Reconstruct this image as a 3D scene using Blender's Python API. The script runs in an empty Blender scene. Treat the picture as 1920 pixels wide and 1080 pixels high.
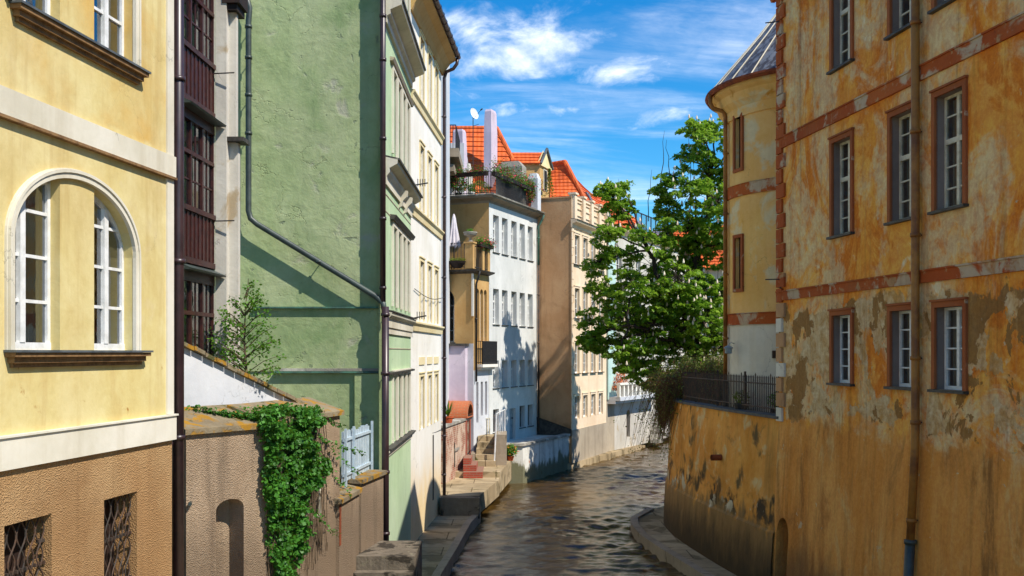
import bpy, math, random
import numpy as np
from mathutils import Vector, Matrix
R = math.radians
random.seed(7)
rng = np.random.default_rng(11)
C = bpy.context.scene.collection
S = bpy.context.scene

# ------------------------------------------------------------------ camera, sky, sun, exposure
F = 1920.0; EYE = 6.0; HOR = 661.0
cam = bpy.data.cameras.new('camera'); camo = bpy.data.objects.new('camera', cam); C.objects.link(camo)
cam.sensor_width = 36; cam.lens = 36; cam.shift_y = (HOR-540)/1920; cam.clip_end = 3000; cam.clip_start = .1
camo.location = (0, 0, EYE); camo.rotation_euler = (R(90), 0, 0)
S.camera = camo
S.view_settings.view_transform = 'Standard'; S.view_settings.look = 'None'
S.view_settings.exposure = 1.33; S.view_settings.gamma = 1
LD = Vector((-.71, .46, -1.0)).normalized()
sun = bpy.data.lights.new('sun', 'SUN'); sun.energy = 2.5; sun.angle = R(.5); sun.color = (1, .93, .82)
suno = bpy.data.objects.new('sun', sun); C.objects.link(suno)
suno.rotation_euler = LD.to_track_quat('-Z', 'Y').to_euler(); suno.location = (20, -10, 40)

def lin(h):
    h = h.lstrip('#'); v = [int(h[i:i+2], 16)/255 for i in (0, 2, 4)]
    return tuple([(c/12.92 if c <= .04045 else ((c+.055)/1.055)**2.4) for c in v])+(1,)

class NT:
    def __init__(s, nt): s.t = nt
    def n(s, kind, ins=None, **pr):
        o = s.t.nodes.new(kind)
        for k, v in pr.items(): setattr(o, k, v)
        for k, v in (ins or {}).items():
            i = o.inputs[k]
            if hasattr(v, 'is_linked') or isinstance(v, bpy.types.NodeSocket): s.t.links.new(v, i)
            else: i.default_value = v
        return o
    def math(s, op, a, b=0.0, c=None, clamp=False):
        d = {0: a, 1: b}
        if c is not None: d[2] = c
        return s.n('ShaderNodeMath', d, operation=op, use_clamp=clamp).outputs[0]
    def mix(s, f, a, b, bt='MIX'):
        o = s.n('ShaderNodeMix', data_type='RGBA', blend_type=bt)
        for i, v in ((0, f), (6, a), (7, b)):
            if isinstance(v, bpy.types.NodeSocket): s.t.links.new(v, o.inputs[i])
            else: o.inputs[i].default_value = v
        return o.outputs[2]
    def step(s, v, lo, hi):
        return s.n('ShaderNodeMapRange', {0: v, 1: lo, 2: hi, 3: 0., 4: 1.}, interpolation_type='SMOOTHSTEP').outputs[0]
    def noise(s, vec, sc, det=6, rough=.6, dist=0., out=0):
        return s.n('ShaderNodeTexNoise', {'Vector': vec, 'Scale': sc, 'Detail': det, 'Roughness': rough, 'Distortion': dist}).outputs[out]
    def map(s, vec, sc=(1, 1, 1), loc=(0, 0, 0)):
        return s.n('ShaderNodeMapping', {'Vector': vec, 'Scale': sc, 'Location': loc}).outputs[0]

W = bpy.data.worlds.new('World'); S.world = W; W.use_nodes = True
w = NT(W.node_tree)
for nd in list(W.node_tree.nodes): W.node_tree.nodes.remove(nd)
sky = w.n('ShaderNodeTexSky', sky_type='NISHITA', sun_disc=False, sun_elevation=math.asin(-LD.z), sun_rotation=math.atan2(-LD.x, -LD.y),
          altitude=200, air_density=1.0, dust_density=.25, ozone_density=3.0)
skc = w.n('ShaderNodeHueSaturation', {'Saturation': 1.45, 'Value': 1.0, 'Color': sky.outputs[0]}).outputs[0]
skc = w.mix(1.0, skc, (.29, .46, .48, 1), 'MULTIPLY')
d = w.n('ShaderNodeTexCoord').outputs['Generated']
sp = w.n('ShaderNodeSeparateXYZ', {0: d})
dz = w.math('MAXIMUM', sp.outputs[2], .02)
zz = w.math('ADD', dz, .12)
cx = w.math('DIVIDE', sp.outputs[0], zz); cy = w.math('DIVIDE', sp.outputs[1], zz)
cv = w.n('ShaderNodeCombineXYZ', {0: cx, 1: cy, 2: 0.}).outputs[0]
def cloudat(px, py, wx, wy):      # one cloud bank lying in this direction of the sky
    v = Vector(((px-960)/F, 1, (HOR-py)/F)).normalized()
    a = w.math('DIVIDE', w.math('SUBTRACT', sp.outputs[0], v.x), wx)
    b = w.math('DIVIDE', w.math('SUBTRACT', sp.outputs[2], v.z), wy)
    r = w.math('SQRT', w.math('ADD', w.math('MULTIPLY', a, a), w.math('MULTIPLY', b, b)))
    return w.math('SUBTRACT', 1.0, r, clamp=True)
pv = w.n('ShaderNodeVectorMath', {0: d, 1: (1.0, 1.0, 1.9)}, operation='MULTIPLY').outputs[0]
puffn = w.noise(pv, 13, 9, .62, .35)
blob = None
for a in ((1040, 78, .11, .045), (1165, 142, .06, .035), (1240, 210, .075, .022), (1120, 62, .08, .028), (950, 105, .09, .035), (1080, 205, .10, .014), (880, 60, .07, .03), (700, 100, .2, .05)):
    q = cloudat(*a)
    blob = q if blob is None else w.math('MAXIMUM', blob, q)
puff = w.step(w.math('ADD', puffn, w.math('MULTIPLY', blob, .36)), .57, 1.06)
puff = w.math('MULTIPLY', puff, w.step(blob, 0.0, .25))
wv = w.map(cv, (.5, 1.7, 1), (.3, 1.1, 0))
wisp = w.noise(wv, 1.15, 9, .62, .9)
wm = w.math('MULTIPLY', w.step(wisp, .46, .78), .42)
cm = w.math('MAXIMUM', puff, wm)
shade = w.step(w.noise(w.map(pv, loc=(0, 0, .035)), 17, 6, .6, .3), .35, .65)
ccol = w.mix(shade, (2.8, 3.1, 3.6, 1), (5.4, 5.3, 5.2, 1))
skm = w.mix(cm, skc, ccol)
bg = w.n('ShaderNodeBackground', {'Color': skm, 'Strength': .15})
wo = w.n('ShaderNodeOutputWorld', {'Surface': bg.outputs[0]})

# ------------------------------------------------------------------ materials
MATS = {}
def newmat(name):
    m = bpy.data.materials.new(name); m.use_nodes = True
    nt = NT(m.node_tree); b = m.node_tree.nodes['Principled BSDF']
    MATS[name] = m
    return m, nt, b
def setin(nt, sock, v):
    if isinstance(v, bpy.types.NodeSocket): nt.t.links.new(v, sock)
    else: sock.default_value = v
def bump(nt, b, h, strength=.3, dist=.02):
    bn = nt.n('ShaderNodeBump', {'Strength': strength, 'Distance': dist, 'Height': h})
    nt.t.links.new(bn.outputs[0], b.inputs['Normal'])

def plaster(name, c1, c2, streak=None, sa=.5, patches=(), bs=.35, bd=.02, bsc=9, rough=.92, sc=.45, grain=0, zbands=(), fine=.18, crack=.3):
    """weathered render: two washes, run-off streaks, peeled patches, trowel marks"""
    m, t, b = newmat(name)
    oc = t.n('ShaderNodeTexCoord').outputs['Object']
    z = t.n('ShaderNodeSeparateXYZ', {0: oc}).outputs[2]
    col = t.mix(t.step(t.noise(oc, sc, 8, .62, .4), .35, .65), lin(c1), lin(c2))
    col = t.mix(t.math('MULTIPLY', t.step(t.noise(oc, 4.5, 9, .75), .3, .8), fine), col, (.0, .0, .0, 1), 'SOFT_LIGHT')
    h = t.noise(oc, bsc, 8, .62, .2)
    for (c, s_, lo, hi, z0, z1, seed, depth) in patches:
        vec = t.map(oc, (1, 1, 1), (seed, seed*1.7, seed*.6))
        nz = t.noise(vec, s_, 9, .58, .5)
        mk = t.step(nz, lo, hi)
        if z0 is not None:
            zn = t.math('ADD', z, t.math('MULTIPLY', t.math('SUBTRACT', t.noise(vec, 1.1, 5), .5), 1.6))
            mk = t.math('MULTIPLY', mk, t.math('MULTIPLY', t.step(zn, z0-.12, z0+.12), t.math('SUBTRACT', 1., t.step(zn, z1-.12, z1+.12))))
        fc = t.mix(t.noise(vec, 5, 6), lin(c), tuple(x*.72 for x in lin(c)[:3])+(1,))
        col = t.mix(mk, col, fc)
        if depth: h = t.math('SUBTRACT', h, t.math('MULTIPLY', mk, depth))
    if streak:
        sv = t.map(oc, (2.3, 2.3, .22), (3, 1, 0))
        sm = t.step(t.noise(sv, 1.0, 8, .65, .3), .48, .75)
        sm = t.math('MULTIPLY', sm, sa)
        col = t.mix(sm, col, lin(streak))
    for (z0, z1, c, amt) in zbands:     # damp or dirt that sits at a height of the wall
        zn = t.math('ADD', z, t.math('MULTIPLY', t.math('SUBTRACT', t.noise(t.map(oc, (1.6, 1.6, .5)), 1.2, 7, .7), .5), 2.2))
        mk = t.math('MULTIPLY', t.math('SUBTRACT', 1., t.step(zn, z0, z1)), amt)
        col = t.mix(mk, col, lin(c))
    wp_ = t.n('ShaderNodeVectorMath', {0: oc, 1: t.noise(oc, 1.7, 5, .6, out=1)}, operation='ADD').outputs[0]
    ck = t.n('ShaderNodeTexVoronoi', {'Vector': wp_, 'Scale': .62}, feature='DISTANCE_TO_EDGE').outputs[0]
    ck = t.math('MULTIPLY', t.math('SUBTRACT', 1., t.step(ck, .0, .010)), t.step(t.noise(t.map(oc, loc=(7, 3, 1)), .7, 4), .50, .60))
    col = t.mix(t.math('MULTIPLY', ck, crack), col, (.03, .025, .02, 1)); h = t.math('SUBTRACT', h, t.math('MULTIPLY', ck, .3))
    lg = t.step(t.noise(t.map(oc, (.8, .8, .5), (11, 5, 2)), .35, 6, .6), .3, .7)
    col = t.mix(.30, col, t.mix(lg, (.30, .30, .31, 1), (.66, .66, .65, 1)), 'OVERLAY')
    if grain:
        g = t.n('ShaderNodeTexVoronoi', {'Vector': oc, 'Scale': grain}).outputs[0]
        h = t.math('ADD', t.math('MULTIPLY', g, 1.6), t.math('MULTIPLY', t.noise(oc, grain*2.3, 4, .7), .8))
        col = t.mix(t.math('MULTIPLY', t.step(t.noise(oc, grain*1.4, 3, .7), .4, .7), .35), col, tuple(x*.45 for x in lin(c1)[:3])+(1,))
    setin(t, b.inputs['Base Color'], col)
    b.inputs['Roughness'].default_value = rough
    b.inputs['Specular IOR Level'].default_value = .25
    bump(t, b, h, bs, bd)
    return m

def simple(name, c, rough=.6, metal=0., c2=None, sc=6, bs=.15, bd=.01, spec=.4):
    m, t, b = newmat(name)
    oc = t.n('ShaderNodeTexCoord').outputs['Object']
    nz = t.noise(oc, sc, 7, .65)
    cc2 = lin(c2) if c2 else tuple(x*.65 for x in lin(c)[:3])+(1,)
    setin(t, b.inputs['Base Color'], t.mix(t.step(nz, .38, .66), lin(c), cc2))
    b.inputs['Roughness'].default_value = rough; b.inputs['Metallic'].default_value = metal
    b.inputs['Specular IOR Level'].default_value = spec
    bump(t, b, t.noise(oc, sc*5, 5, .6), bs, bd)
    return m

def foliage(name, c1, c2, c3, tr=.35):
    m, t, b = newmat(name)
    geo = t.n('ShaderNodeNewGeometry')
    oc = t.n('ShaderNodeTexCoord').outputs['Object']
    rnd = geo.outputs['Random Per Island']
    col = t.mix(rnd, lin(c1), lin(c2))
    col = t.mix(t.step(t.noise(oc, .9, 4), .45, .7), col, lin(c3))
    setin(t, b.inputs['Base Color'], col)
    b.inputs['Roughness'].default_value = .5; b.inputs['Specular IOR Level'].default_value = .35
    tl = t.n('ShaderNodeBsdfTranslucent', {'Color': t.mix(.5, col, (.25, .45, .03, 1))})
    mx = t.n('ShaderNodeMixShader', {0: tr, 1: b.outputs[0], 2: tl.outputs[0]})
    t.t.links.new(mx.outputs[0], t.t.nodes['Material Output'].inputs[0])
    return m

def brick(name, c1, c2, mortar, patch=None, sc=1., uv=True):
    m, t, b = newmat(name)
    tc = t.n('ShaderNodeTexCoord')
    br = t.n('ShaderNodeTexBrick', {'Vector': tc.outputs['UV'], 'Color1': lin(c1), 'Color2': lin(c2), 'Mortar': lin(mortar), 'Scale': sc,
             'Mortar Size': .012, 'Brick Width': .28, 'Row Height': .085, 'Mortar Smooth': .2, 'Bias': 0.})
    oc = tc.outputs['Object']
    col = br.outputs[0]
    col = t.mix(t.math('MULTIPLY', t.noise(oc, 3, 6, .7), .45), col, lin('#7a5a48'))
    if patch: col = t.mix(t.step(t.noise(oc, 1.4, 8, .7, .5), .42, .56), col, lin(patch))
    setin(t, b.inputs['Base Color'], col); b.inputs['Roughness'].default_value = .9
    bump(t, b, t.math('ADD', t.math('MULTIPLY', br.outputs[1], -1.), t.math('MULTIPLY', t.noise(oc, 20, 4), .4)), .6, .012)
    return m

plaster('yellow_render', '#d8c994', '#ccb87c', '#ac8c50', .5, bs=.3, fine=.3, crack=.12,
        patches=(('#c98c3c', 1.3, .66, .80, None, None, 4, 0), ('#d6ae60', .5, .40, .66, 9.0, 20, 2.2, 0), ('#a87c3e', 2.6, .66, .74, 5.0, 6.2, 3.3, 0), ('#d8c494', 1.0, .60, .74, 5.0, 8.6, 9, 0)), sc=.7)
plaster('white_trim', '#dcd6c6', '#c9c2ae', '#a89a7c', .35, bs=.2, patches=(('#9a8a68', 2.3, .67, .76, None, None, 2, .2),))
plaster('brown_pebbledash', '#bd9a6e', '#ab8458', '#7d5c38', .55, bs=.8, bd=.018, grain=55)
plaster('grey_pebbledash', '#b9a186', '#a48c72', '#56483a', .7, bs=.8, bd=.018, grain=55, zbands=((2.0, 3.4, '#5d4f40', .55),))
plaster('green_render', '#adb78c', '#9bab7a', '#819264', .35, bs=.7, bd=.06, bsc=2.0, sc=.55, fine=.3, crack=.12,
        patches=(('#b9b9a0', 1.1, .60, .72, None, None, 3, .25), ('#8ba26e', .5, .52, .7, None, None, 8, .0), ('#8f9a7c', 2.6, .64, .70, None, None, 5, .3)))
plaster('pale_green_render', '#bccfab', '#aec59c', '#8fa98a', .3, bs=.2, zbands=((1.0, 3.2, '#a9b79c', .6),))
plaster('cream_render', '#eae6de', '#e0dbcf', '#c4bca8', .28, bs=.2, zbands=((1.0, 3.0, '#dcb878', .75),))
plaster('cream_yellow_trim', '#e4d6ae', '#dcc896', '#b89a6c', .3, bs=.2)
plaster('ochre_render', '#c6a26c', '#ba925a', '#9a6c35', .35, bs=.35)
plaster('grey_white_render', '#d8d8d4', '#c9cac6', '#a3a7a6', .3, bs=.2, patches=(('#b9b4a6', 1.1, .66, .76, None, None, 5, .1),))
plaster('lilac_render', '#cfc2cc', '#bfb1bf', '#a396a0', .3, bs=.2)
plaster('beige_side_render', '#c79e76', '#b98d64', '#7f5f40', .42, bs=.45, patches=(('#a8805a', .6, .55, .7, None, None, 1, .1), ('#8f6f50', 2., .7, .78, None, None, 6, .1)))
plaster('beige_render', '#e8d3b8', '#dcc5a6', '#c3a27c', .25, bs=.25)
plaster('grey_socle', '#b5a893', '#a39682', '#6f6353', .5, bs=.5)
plaster('far_white_render', '#cdc8bd', '#b9b3a7', '#9a958a', .35, bs=.4, patches=(('#b4a284', 1.2, .6, .7, None, None, 5, .1),))
plaster('teal_render', '#bcd3cc', '#adc6c0', '#93aaa4', .3, bs=.2)
def old_render(name, base, low, tint=0.):
    """lime wash worn off in layers: washes, ghosts of older coats, flaked edges, run-off"""
    m, t, b = newmat(name)
    oc = t.n('ShaderNodeTexCoord').outputs['Object']
    z = t.n('ShaderNodeSeparateXYZ', {0: oc}).outputs[2]
    N = lambda sc, seed, det=10, rough=.64, dist=.5, stretch=1.: t.noise(t.map(oc, (1, 1, stretch), (seed, seed*1.7, seed*.6)), sc, det, rough, dist)
    col = t.mix(t.step(N(.6, 1), .35, .65), lin(base[0]), lin(base[1]))
    col = t.mix(t.math('MULTIPLY', t.step(N(1.1, 3, 12, .68, .8, stretch=.6), .48, .57), .85), col, lin(base[2]))
    g = t.math('MULTIPLY', t.step(N(.55, 5, 12, .68, .8, stretch=.8), .46, .56), t.step(N(3.5, 6), .26, .56))
    col = t.mix(t.math('MULTIPLY', g, .85), col, lin(base[3]))
    col = t.mix(t.math('MULTIPLY', t.step(N(1.2, 8), .60, .68), t.step(N(6, 9), .35, .6)), col, lin(base[4]))
    mot = t.step(N(2.4, 51, 12, .74, 1.0), .34, .66)
    col = t.mix(.55, col, t.mix(mot, (.38, .37, .35, 1), (.76, .74, .70, 1)), 'OVERLAY')
    h = N(5, 2)
    zn = t.math('ADD', z, t.math('MULTIPLY', t.math('SUBTRACT', N(.9, 12), .5), 2.0))
    band = t.math('MULTIPLY', t.step(zn, 4.55, 4.62), t.math('SUBTRACT', 1., t.step(zn, 7.0, 7.1)))
    pn = N(.75, 14, 12, .60, .3)
    ring = t.math('MULTIPLY', band, t.step(pn, .495, .505)); inner = t.math('MULTIPLY', band, t.step(N(.77, 14.04, 12, .62, .3), .535, .545))
    col = t.mix(t.math('MULTIPLY', ring, .85), col, t.mix(t.step(N(3.2, 4, 12, .7), .35, .65), lin('#d6c09a'), lin('#b08850')))
    col = t.mix(t.math('MULTIPLY', inner, .95), col, t.mix(N(2.5, 7), lin('#a5783e'), lin('#7a5a36')))
    h = t.math('SUBTRACT', h, t.math('MULTIPLY', ring, .35)); h = t.math('SUBTRACT', h, t.math('MULTIPLY', inner, .35))
    lowm = t.math('SUBTRACT', 1., t.step(t.math('ADD', z, t.math('MULTIPLY', t.math('SUBTRACT', N(1.6, 21), .5), 1.4)), 4.25, 4.6))
    lc = t.mix(t.step(N(.7, 22, stretch=.45), .35, .65), lin(low[0]), lin(low[1]))
    lc = t.mix(t.math('MULTIPLY', t.step(N(.6, 24, stretch=.5), .52, .66), .8), lc, lin(low[2]))
    col = t.mix(lowm, col, lc)
    sm = t.math('MULTIPLY', t.step(N(.55, 61, 12, .66, .6, stretch=.35), .52, .64), lowm)
    col = t.mix(t.math('MULTIPLY', sm, .7), col, lin('#5e4526'))
    lp = t.math('MULTIPLY', t.step(N(1.2, 71, 12, .7, .8, stretch=.5), .56, .66), lowm)
    col = t.mix(t.math('MULTIPLY', lp, .6), col, lin('#dcb274'))
    st = t.step(t.noise(t.map(oc, (3.2, 3.2, .22), (3, 1, 0)), 1.0, 9, .68, .3), .47, .74)
    col = t.mix(t.math('MULTIPLY', st, .5), col, lin('#6b3f1a'))
    st2 = t.step(t.noise(t.map(oc, (6, 6, .5), (9, 4, 0)), 1.0, 9, .7, .3), .52, .7)
    col = t.mix(t.math('MULTIPLY', st2, .25), col, lin('#d9b070'))
    fl = t.step(N(3.2, 31, 12, .66), .665, .675)
    col = t.mix(t.math('MULTIPLY', fl, .8), col, lin('#c9b898')); h = t.math('SUBTRACT', h, t.math('MULTIPLY', fl, .3))
    col = t.mix(.35, col, t.mix(t.step(t.noise(oc, 14, 8, .75), .3, .7), (.32, .31, .30, 1), (.84, .83, .80, 1)), 'OVERLAY')
    damp = t.math('SUBTRACT', 1., t.step(t.math('ADD', z, t.math('MULTIPLY', t.math('SUBTRACT', N(1.0, 41, stretch=.6), .5), 2.4)), .7, 2.0))
    col = t.mix(t.math('MULTIPLY', damp, .7), col, lin('#574632'))
    setin(t, b.inputs['Base Color'], col); b.inputs['Roughness'].default_value = .93; b.inputs['Specular IOR Level'].default_value = .2
    bump(t, b, h, .6, .035)
old_render('orange_render', ('#e6a04c', '#e08c34', '#cf701e', '#d6b88e', '#e0ccaa'), ('#e6a256', '#d68a3c', '#a86c34'))
plaster('terrace_wall_render', '#e2a552', '#d08e3a', '#8a6832', .6, bs=.6, bd=.03, bsc=4, sc=.7, fine=.4,
        patches=(('#e4cf9c', 1.5, .54, .70, 2.0, 5, 2.1, .1), ('#6d5836', 1.1, .56, .68, 2.3, 4.5, 6.1, .0), ('#4a3d2c', 1.5, .47, .60, 1.6, 2.25, 3.1, .2), ('#d3c8ae', 1.9, .56, .60, 1.5, 2.0, 9.1, .2)),
        zbands=((1.45, 1.85, '#7a6442', .82), (.6, 1.5, '#3a3020', .75), (.2, .7, '#2c261a', .6)))
plaster('red_ochre_trim', '#b4602c', '#a84f22', '#8a5a3a', .5, bs=.6, bd=.03, patches=(('#c9b295', 1.3, .53, .60, None, None, 2.2, .3), ('#bf9468', 3.1, .58, .66, None, None, 5.2, .2)))
plaster('window_surround_red', '#a5623a', '#96502c', '#7a5038', .5, bs=.4, patches=(('#b59a80', 3.5, .63, .70, None, None, 2.2, .2),))
plaster('grey_reveal', '#8f8078', '#7d6f68', '#5d5048', .5, bs=.4)
plaster('tower_render', '#e8c07c', '#e0b064', '#ab8344', .4, bs=.4, sc=.7, patches=(('#e4d2a8', 1.0, .52, .62, None, None, 3.2, .0), ('#cf8f30', 1.0, .62, .72, None, None, 8.2, 0)))
plaster('tower_white_render', '#dfd9cc', '#d0c9ba', '#b9a37c', .4, bs=.3)
plaster('concrete', '#a39480', '#8d806e', '#4e463a', .45, bs=.6, bd=.02, patches=(('#6a6046', 1.7, .6, .7, None, None, 5, .1),))
plaster('dark_concrete', '#7d7262', '#685e50', '#332d25', .7, bs=.8, bd=.03, patches=(('#3f382e', 1.9, .5, .58, None, None, 5, .2), ('#8f866f', 2.6, .58, .66, None, None, 9, .1)))
plaster('quay_concrete', '#b8a585', '#a59272', '#6b5c44', .5, bs=.6, bd=.02, patches=(('#6b6638', 1.8, .62, .72, None, None, 5, .1), ('#8a7a5c', .8, .5, .6, None, None, 2, .1)))
plaster('mossy_coping', '#8f8168', '#7b6e58', '#4b4434', .3, bs=.8, bd=.03, sc=1.3, patches=(('#a87c28', 3.0, .50, .60, None, None, 2, .3), ('#5c5a34', 2.2, .58, .66, None, None, 6, .2)))
plaster('stone_grey', '#a09a8e', '#8c867a', '#57524a', .5, bs=.6, bd=.03, patches=(('#c8c2b4', 1.6, .5, .62, None, None, 4, .1),))
plaster('dark_wet_wall', '#d4d1c8', '#bdb9ae', '#6a6252', .5, bs=.5, zbands=((.7, 1.0, '#5c5a38', .9),), patches=(('#a8603c', 1.6, .62, .68, 0, 1.3, 4, .3), ('#e0ddd2', 1.1, .42, .52, .6, 3, 7, .0)))
plaster('white_garden_wall', '#cfd0d3', '#c2c4c8', '#b8b6b2', .3, bs=.25)
brick('old_brick', '#a5522f', '#8d4a33', '#b9a893', patch='#c3ab94')
brick('red_brick', '#b33c22', '#a0341e', '#8c6a58')
brick('orange_brick', '#c9602a', '#b95424', '#a8835c')
simple('white_paint', '#e4e4e2', .45, c2='#cfcfcb', bs=.05)
simple('cream_paint', '#d9d2be', .5, c2='#bdb49c', bs=.1)
simple('grey_paint', '#9aa3a5', .5, bs=.1)
simple('brown_paint', '#43201a', .42, c2='#2e1512', sc=9, bs=.15)
simple('brown_pipe', '#3d2a2c', .38, c2='#2c1f22', sc=3, bs=.05, spec=.6)
simple('grey_pipe', '#3f4a46', .45, c2='#2f3836', sc=3, bs=.1, spec=.5)
simple('ochre_pipe', '#a8702c', .55, c2='#7a4a22', sc=2.2, bs=.2)
simple('rust', '#8a4420', .85, c2='#6b3018', sc=5, bs=.4)
simple('iron', '#24262a', .55, c2='#34302c', sc=8)
simple('iron_rusty', '#3a342f', .7, c2='#5a4232', sc=6)
simple('copper_green', '#4f7a66', .7, c2='#3a4e48', sc=4)
simple('lead_sheet', '#5a5f62', .6, c2='#44494c', sc=4)
simple('dark_sill', '#4a4640', .6, c2='#2f2c28', sc=5)
simple('dark_wood', '#2a1a14', .7, c2='#1c120e', sc=5)
simple('terracotta', '#b8542a', .8, c2='#9c4422', sc=6)
simple('fabric_white', '#cfc8cc', .9, c2='#bdb5ba', sc=3)
simple('light_blue_paint', '#b7c6cf', .55, c2='#9fb0ba', sc=5, bs=.2)
simple('bark', '#3b3026', .9, c2='#2a231c', sc=9, bs=.6, bd=.02)
simple('birch_twig', '#6a5842', .85, c2='#4c3e30', sc=9)
simple('curtain', '#d8d2c4', .9, c2='#c2baa8', sc=1.5)
simple('earth', '#6a5a40', .95, c2='#4a4230', sc=1.2, bs=.6, bd=.05)
simple('soil_grass', '#4f5a2c', .95, c2='#5f5236', sc=1.2, bs=.6, bd=.05)
simple('red_paint', '#a02838', .6); simple('blue_cloth', '#3aa0c0', .8); simple('pink_cloth', '#c23a5c', .8)
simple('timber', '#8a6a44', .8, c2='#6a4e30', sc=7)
simple('duck_brown', '#4a3a2a', .8, c2='#2d241c', sc=20)
simple('tar_stain', '#3a3228', .8, c2='#2a241c', sc=3)

m = MATS['quay_concrete']; t = NT(m.node_tree); b = m.node_tree.nodes['Principled BSDF']
oc = t.n('ShaderNodeTexCoord').outputs['Object']
bk = t.n('ShaderNodeTexBrick', {'Vector': t.map(oc, (1, 1, 1)), 'Color1': (1, 1, 1, 1), 'Color2': (.82, .8, .76, 1), 'Mortar': (.25, .22, .17, 1), 'Scale': 1., 'Mortar Size': .02, 'Brick Width': 1.7, 'Row Height': 1.25}).outputs[0]
src = b.inputs['Base Color'].links[0].from_socket
setin(t, b.inputs['Base Color'], t.mix(.85, src, bk, 'MULTIPLY'))
m, t, b = newmat('roof_tile')
oc = t.n('ShaderNodeTexCoord').outputs['Object']
nz = t.noise(oc, 1.1, 6, .65)
vn = t.n('ShaderNodeTexVoronoi', {'Vector': t.map(oc, (4.2, 4.2, 3.2)), 'Scale': 1.}).outputs['Color']
vs = t.n('ShaderNodeSeparateXYZ', {0: vn}).outputs[0]
col = t.mix(t.step(nz, .35, .7), lin('#e0691f'), lin('#d05a1a'))
col = t.mix(t.math('MULTIPLY', vs, .6), col, lin('#a84416'))
col = t.mix(t.math('MULTIPLY', t.step(t.noise(oc, .6, 7, .7), .5, .7), .45), col, lin('#8f4a2a'))
setin(t, b.inputs['Base Color'], col); b.inputs['Roughness'].default_value = .75
wvt = t.n('ShaderNodeTexWave', {'Vector': oc, 'Scale': 1.4, 'Distortion': .4}, wave_type='BANDS', bands_direction='X').outputs[1]
bump(t, b, t.math('ADD', wvt, t.math('MULTIPLY', t.noise(oc, 18, 4), .5)), .5, .03)

m, t, b = newmat('slate_metal')
oc = t.n('ShaderNodeTexCoord').outputs['Object']
col = t.mix(t.step(t.noise(t.map(oc, (5, 5, .5)), 1.4, 5), .42, .58), lin('#7f8288'), lin('#4e4a4c'))
setin(t, b.inputs['Base Color'], col); b.inputs['Roughness'].default_value = .5; b.inputs['Metallic'].default_value = .3
bump(t, b, t.noise(oc, 8, 4), .4, .02)

def glassmat(name, tint, k, base=(.012, .014, .016, 1)):
    m, t, b = newmat(name)
    oc = t.n('ShaderNodeTexCoord').outputs['Object']
    bn = t.n('ShaderNodeBump', {'Strength': .22, 'Distance': .02, 'Height': t.noise(oc, 2.2, 3, .5)})
    gl = t.n('ShaderNodeBsdfGlossy', {'Color': tint, 'Roughness': .02, 'Normal': bn.outputs[0]})
    tr = t.n('ShaderNodeBsdfTransparent', {'Color': (.55, .58, .58, 1)})
    lw = t.n('ShaderNodeLayerWeight', {'Blend': .35, 'Normal': bn.outputs[0]})
    f = t.math('ADD', t.math('MULTIPLY', lw.outputs[0], k), .20, clamp=True)
    mx = t.n('ShaderNodeMixShader', {0: f, 1: tr.outputs[0], 2: gl.outputs[0]})
    t.t.links.new(mx.outputs[0], t.t.nodes['Material Output'].inputs[0])
glassmat('glass', (.95, .97, 1, 1), .9)
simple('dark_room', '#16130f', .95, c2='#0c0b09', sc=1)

m, t, b = newmat('water')
oc = t.n('ShaderNodeTexCoord').outputs['Object']
b.inputs['Roughness'].default_value = .03; b.inputs['IOR'].default_value = 1.42; b.inputs['Specular IOR Level'].default_value = .8
setin(t, b.inputs['Base Color'], t.mix(t.step(t.noise(oc, .25, 5), .35, .65), lin('#4f3a18'), lin('#2e210d')))
n1 = t.noise(t.map(oc, (1.0, 2.6, 1)), 1.5, 4, .55, .6)
n2 = t.noise(t.map(oc, (1.0, 1.7, 1)), 5.0, 4, .6, .4)
bump(t, b, t.math('ADD', t.math('MULTIPLY', n2, .6), t.math('MULTIPLY', t.noise(t.map(oc, (1, 2.2, 1)), 12., 4, .65), .4)), 1., .018)

foliage('chestnut_leaf', '#648f22', '#a9c444', '#4a7a1c', .52)
foliage('ivy_leaf', '#2c5c1a', '#4f8a2c', '#1f4414', .25)
foliage('birch_leaf', '#4f7f22', '#6b9a34', '#3a6a1a', .35)
foliage('box_leaf', '#3f7a1e', '#5f9a2c', '#2f5f1a', .3)
foliage('bush_leaf', '#5d6a22', '#78802e', '#4a4a20', .25)
simple('blossom_white', '#e6dcc4', .8, c2='#d9b9a0', sc=8)
simple('flower_red', '#c03040', .7, c2='#d05070', sc=8)
simple('flower_orange', '#c86a28', .7, c2='#a84a20', sc=8)
simple('dry_twig', '#6a4c2c', .9, c2='#4c3824', sc=3)

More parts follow.
